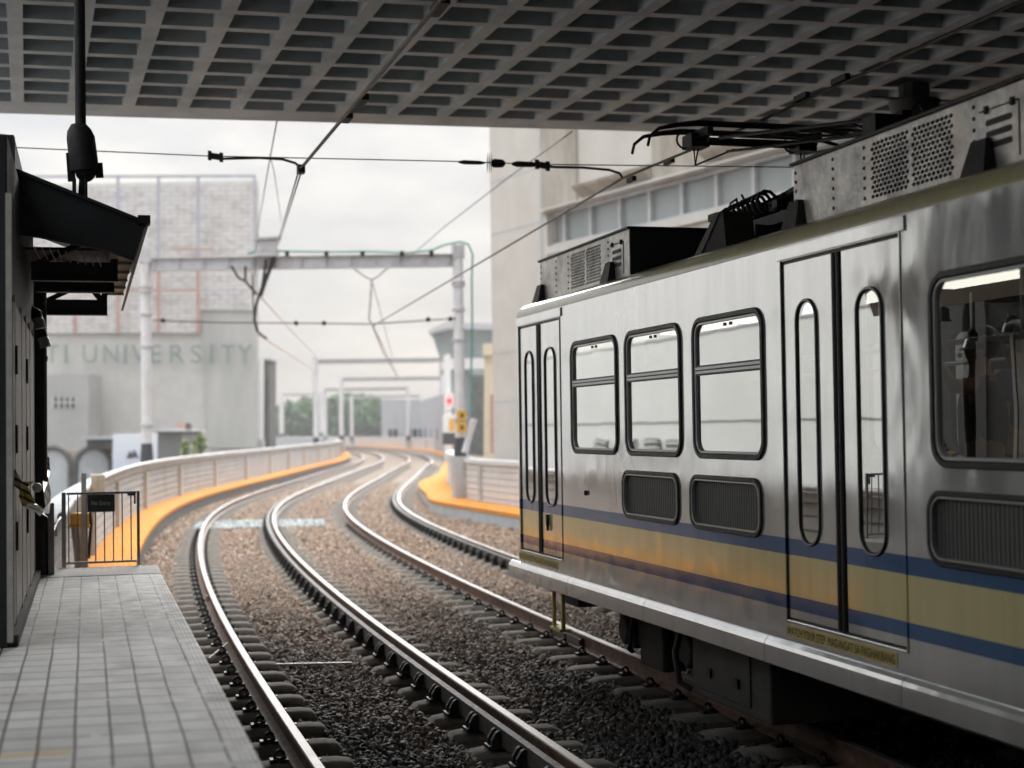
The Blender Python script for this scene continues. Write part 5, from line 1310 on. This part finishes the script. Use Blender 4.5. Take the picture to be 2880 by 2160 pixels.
# ------------------------------------------------------------------ LIGHT, SKY, CAMERA
SUN = Vector((.30, .84, .44)).normalized()
elev = math.asin(SUN.z); azim = math.atan2(SUN.x, SUN.y)
w = bpy.data.worlds.new('World'); scene.world = w; w.use_nodes = True
nt = w.node_tree; nt.nodes.clear()
ow = N(nt, 'ShaderNodeOutputWorld'); bg = N(nt, 'ShaderNodeBackground'); nt.links.new(bg.outputs[0], ow.inputs[0])
sky = N(nt, 'ShaderNodeTexSky'); sky.sky_type = 'NISHITA'; sky.sun_disc = False; sky.sun_elevation = elev; sky.sun_rotation = azim; sky.dust_density = 3
tc = N(nt, 'ShaderNodeTexCoord'); sep = N(nt, 'ShaderNodeSeparateXYZ'); nt.links.new(tc.outputs['Generated'], sep.inputs[0])
mp = N(nt, 'ShaderNodeMapping'); mp.inputs['Scale'].default_value = (1, 1, 2.6); nt.links.new(tc.outputs['Generated'], mp.inputs[0])
f = noise(nt, mp.outputs[0], 3.6, 7, .55)
cl = ramp(nt, f, [(.36, (4.3, 4.55, 4.95)), (.5, (6.2, 6.35, 6.55)), (.62, (8.2, 8.05, 7.8))])
# overcast skies brighten towards the zenith
up = math_n(nt, 'MAXIMUM', sep.outputs['Z'], 0.0)
gain = math_n(nt, 'ADD', math_n(nt, 'MULTIPLY_ADD', up, .45, .53), math_n(nt, 'MULTIPLY', math_n(nt, 'POWER', up, 3.0), 2.6))
warm = ramp(nt, up, [(0, (1.0,.93,.86)), (.12, (1,1,1))])
cl2 = mixc(nt, 1, mixc(nt, 1, cl, warm, 'MULTIPLY'), gain, 'MULTIPLY')
nt.links.new(mixc(nt, .03, cl2, sky.outputs[0]), bg.inputs['Color']); bg.inputs['Strength'].default_value = .1
sl2 = bpy.data.lights.new('Sun', 'SUN'); sl2.energy = 2.2; sl2.angle = math.radians(32); sl2.color = (1, .985, .96)
so = bpy.data.objects.new('Sun', sl2); COL.objects.link(so); so.rotation_euler = SUN.to_track_quat('Z', 'Y').to_euler(); so.location = (-30, 30, 60)
cam = bpy.data.cameras.new('Camera'); co = bpy.data.objects.new('Camera', cam); COL.objects.link(co); scene.camera = co
cam.sensor_width = 36; cam.lens = 36*F_PX/PW; cam.clip_end = 3000; cam.clip_start = .05
m4 = Matrix.Identity(4)
for i, ax in enumerate((AX_R, AX_U, -AX_F)):
    for j in range(3): m4[j][i] = float(ax[j])
m4.translation = Vector(EYE); co.matrix_world = m4
cam.dof.use_dof = True; cam.dof.focus_distance = 10.5; cam.dof.aperture_fstop = 1.55
scene.view_settings.view_transform = 'Standard'; scene.view_settings.look = 'None'; scene.view_settings.exposure = 0.95; scene.view_settings.gamma = 1
scene.cycles.max_bounces = 7; scene.cycles.diffuse_bounces = 4; scene.cycles.glossy_bounces = 4; scene.cycles.transparent_max_bounces = 12
scene.cycles.sample_clamp_indirect = 6; scene.cycles.use_denoising = True; scene.cycles.caustics_reflective = False
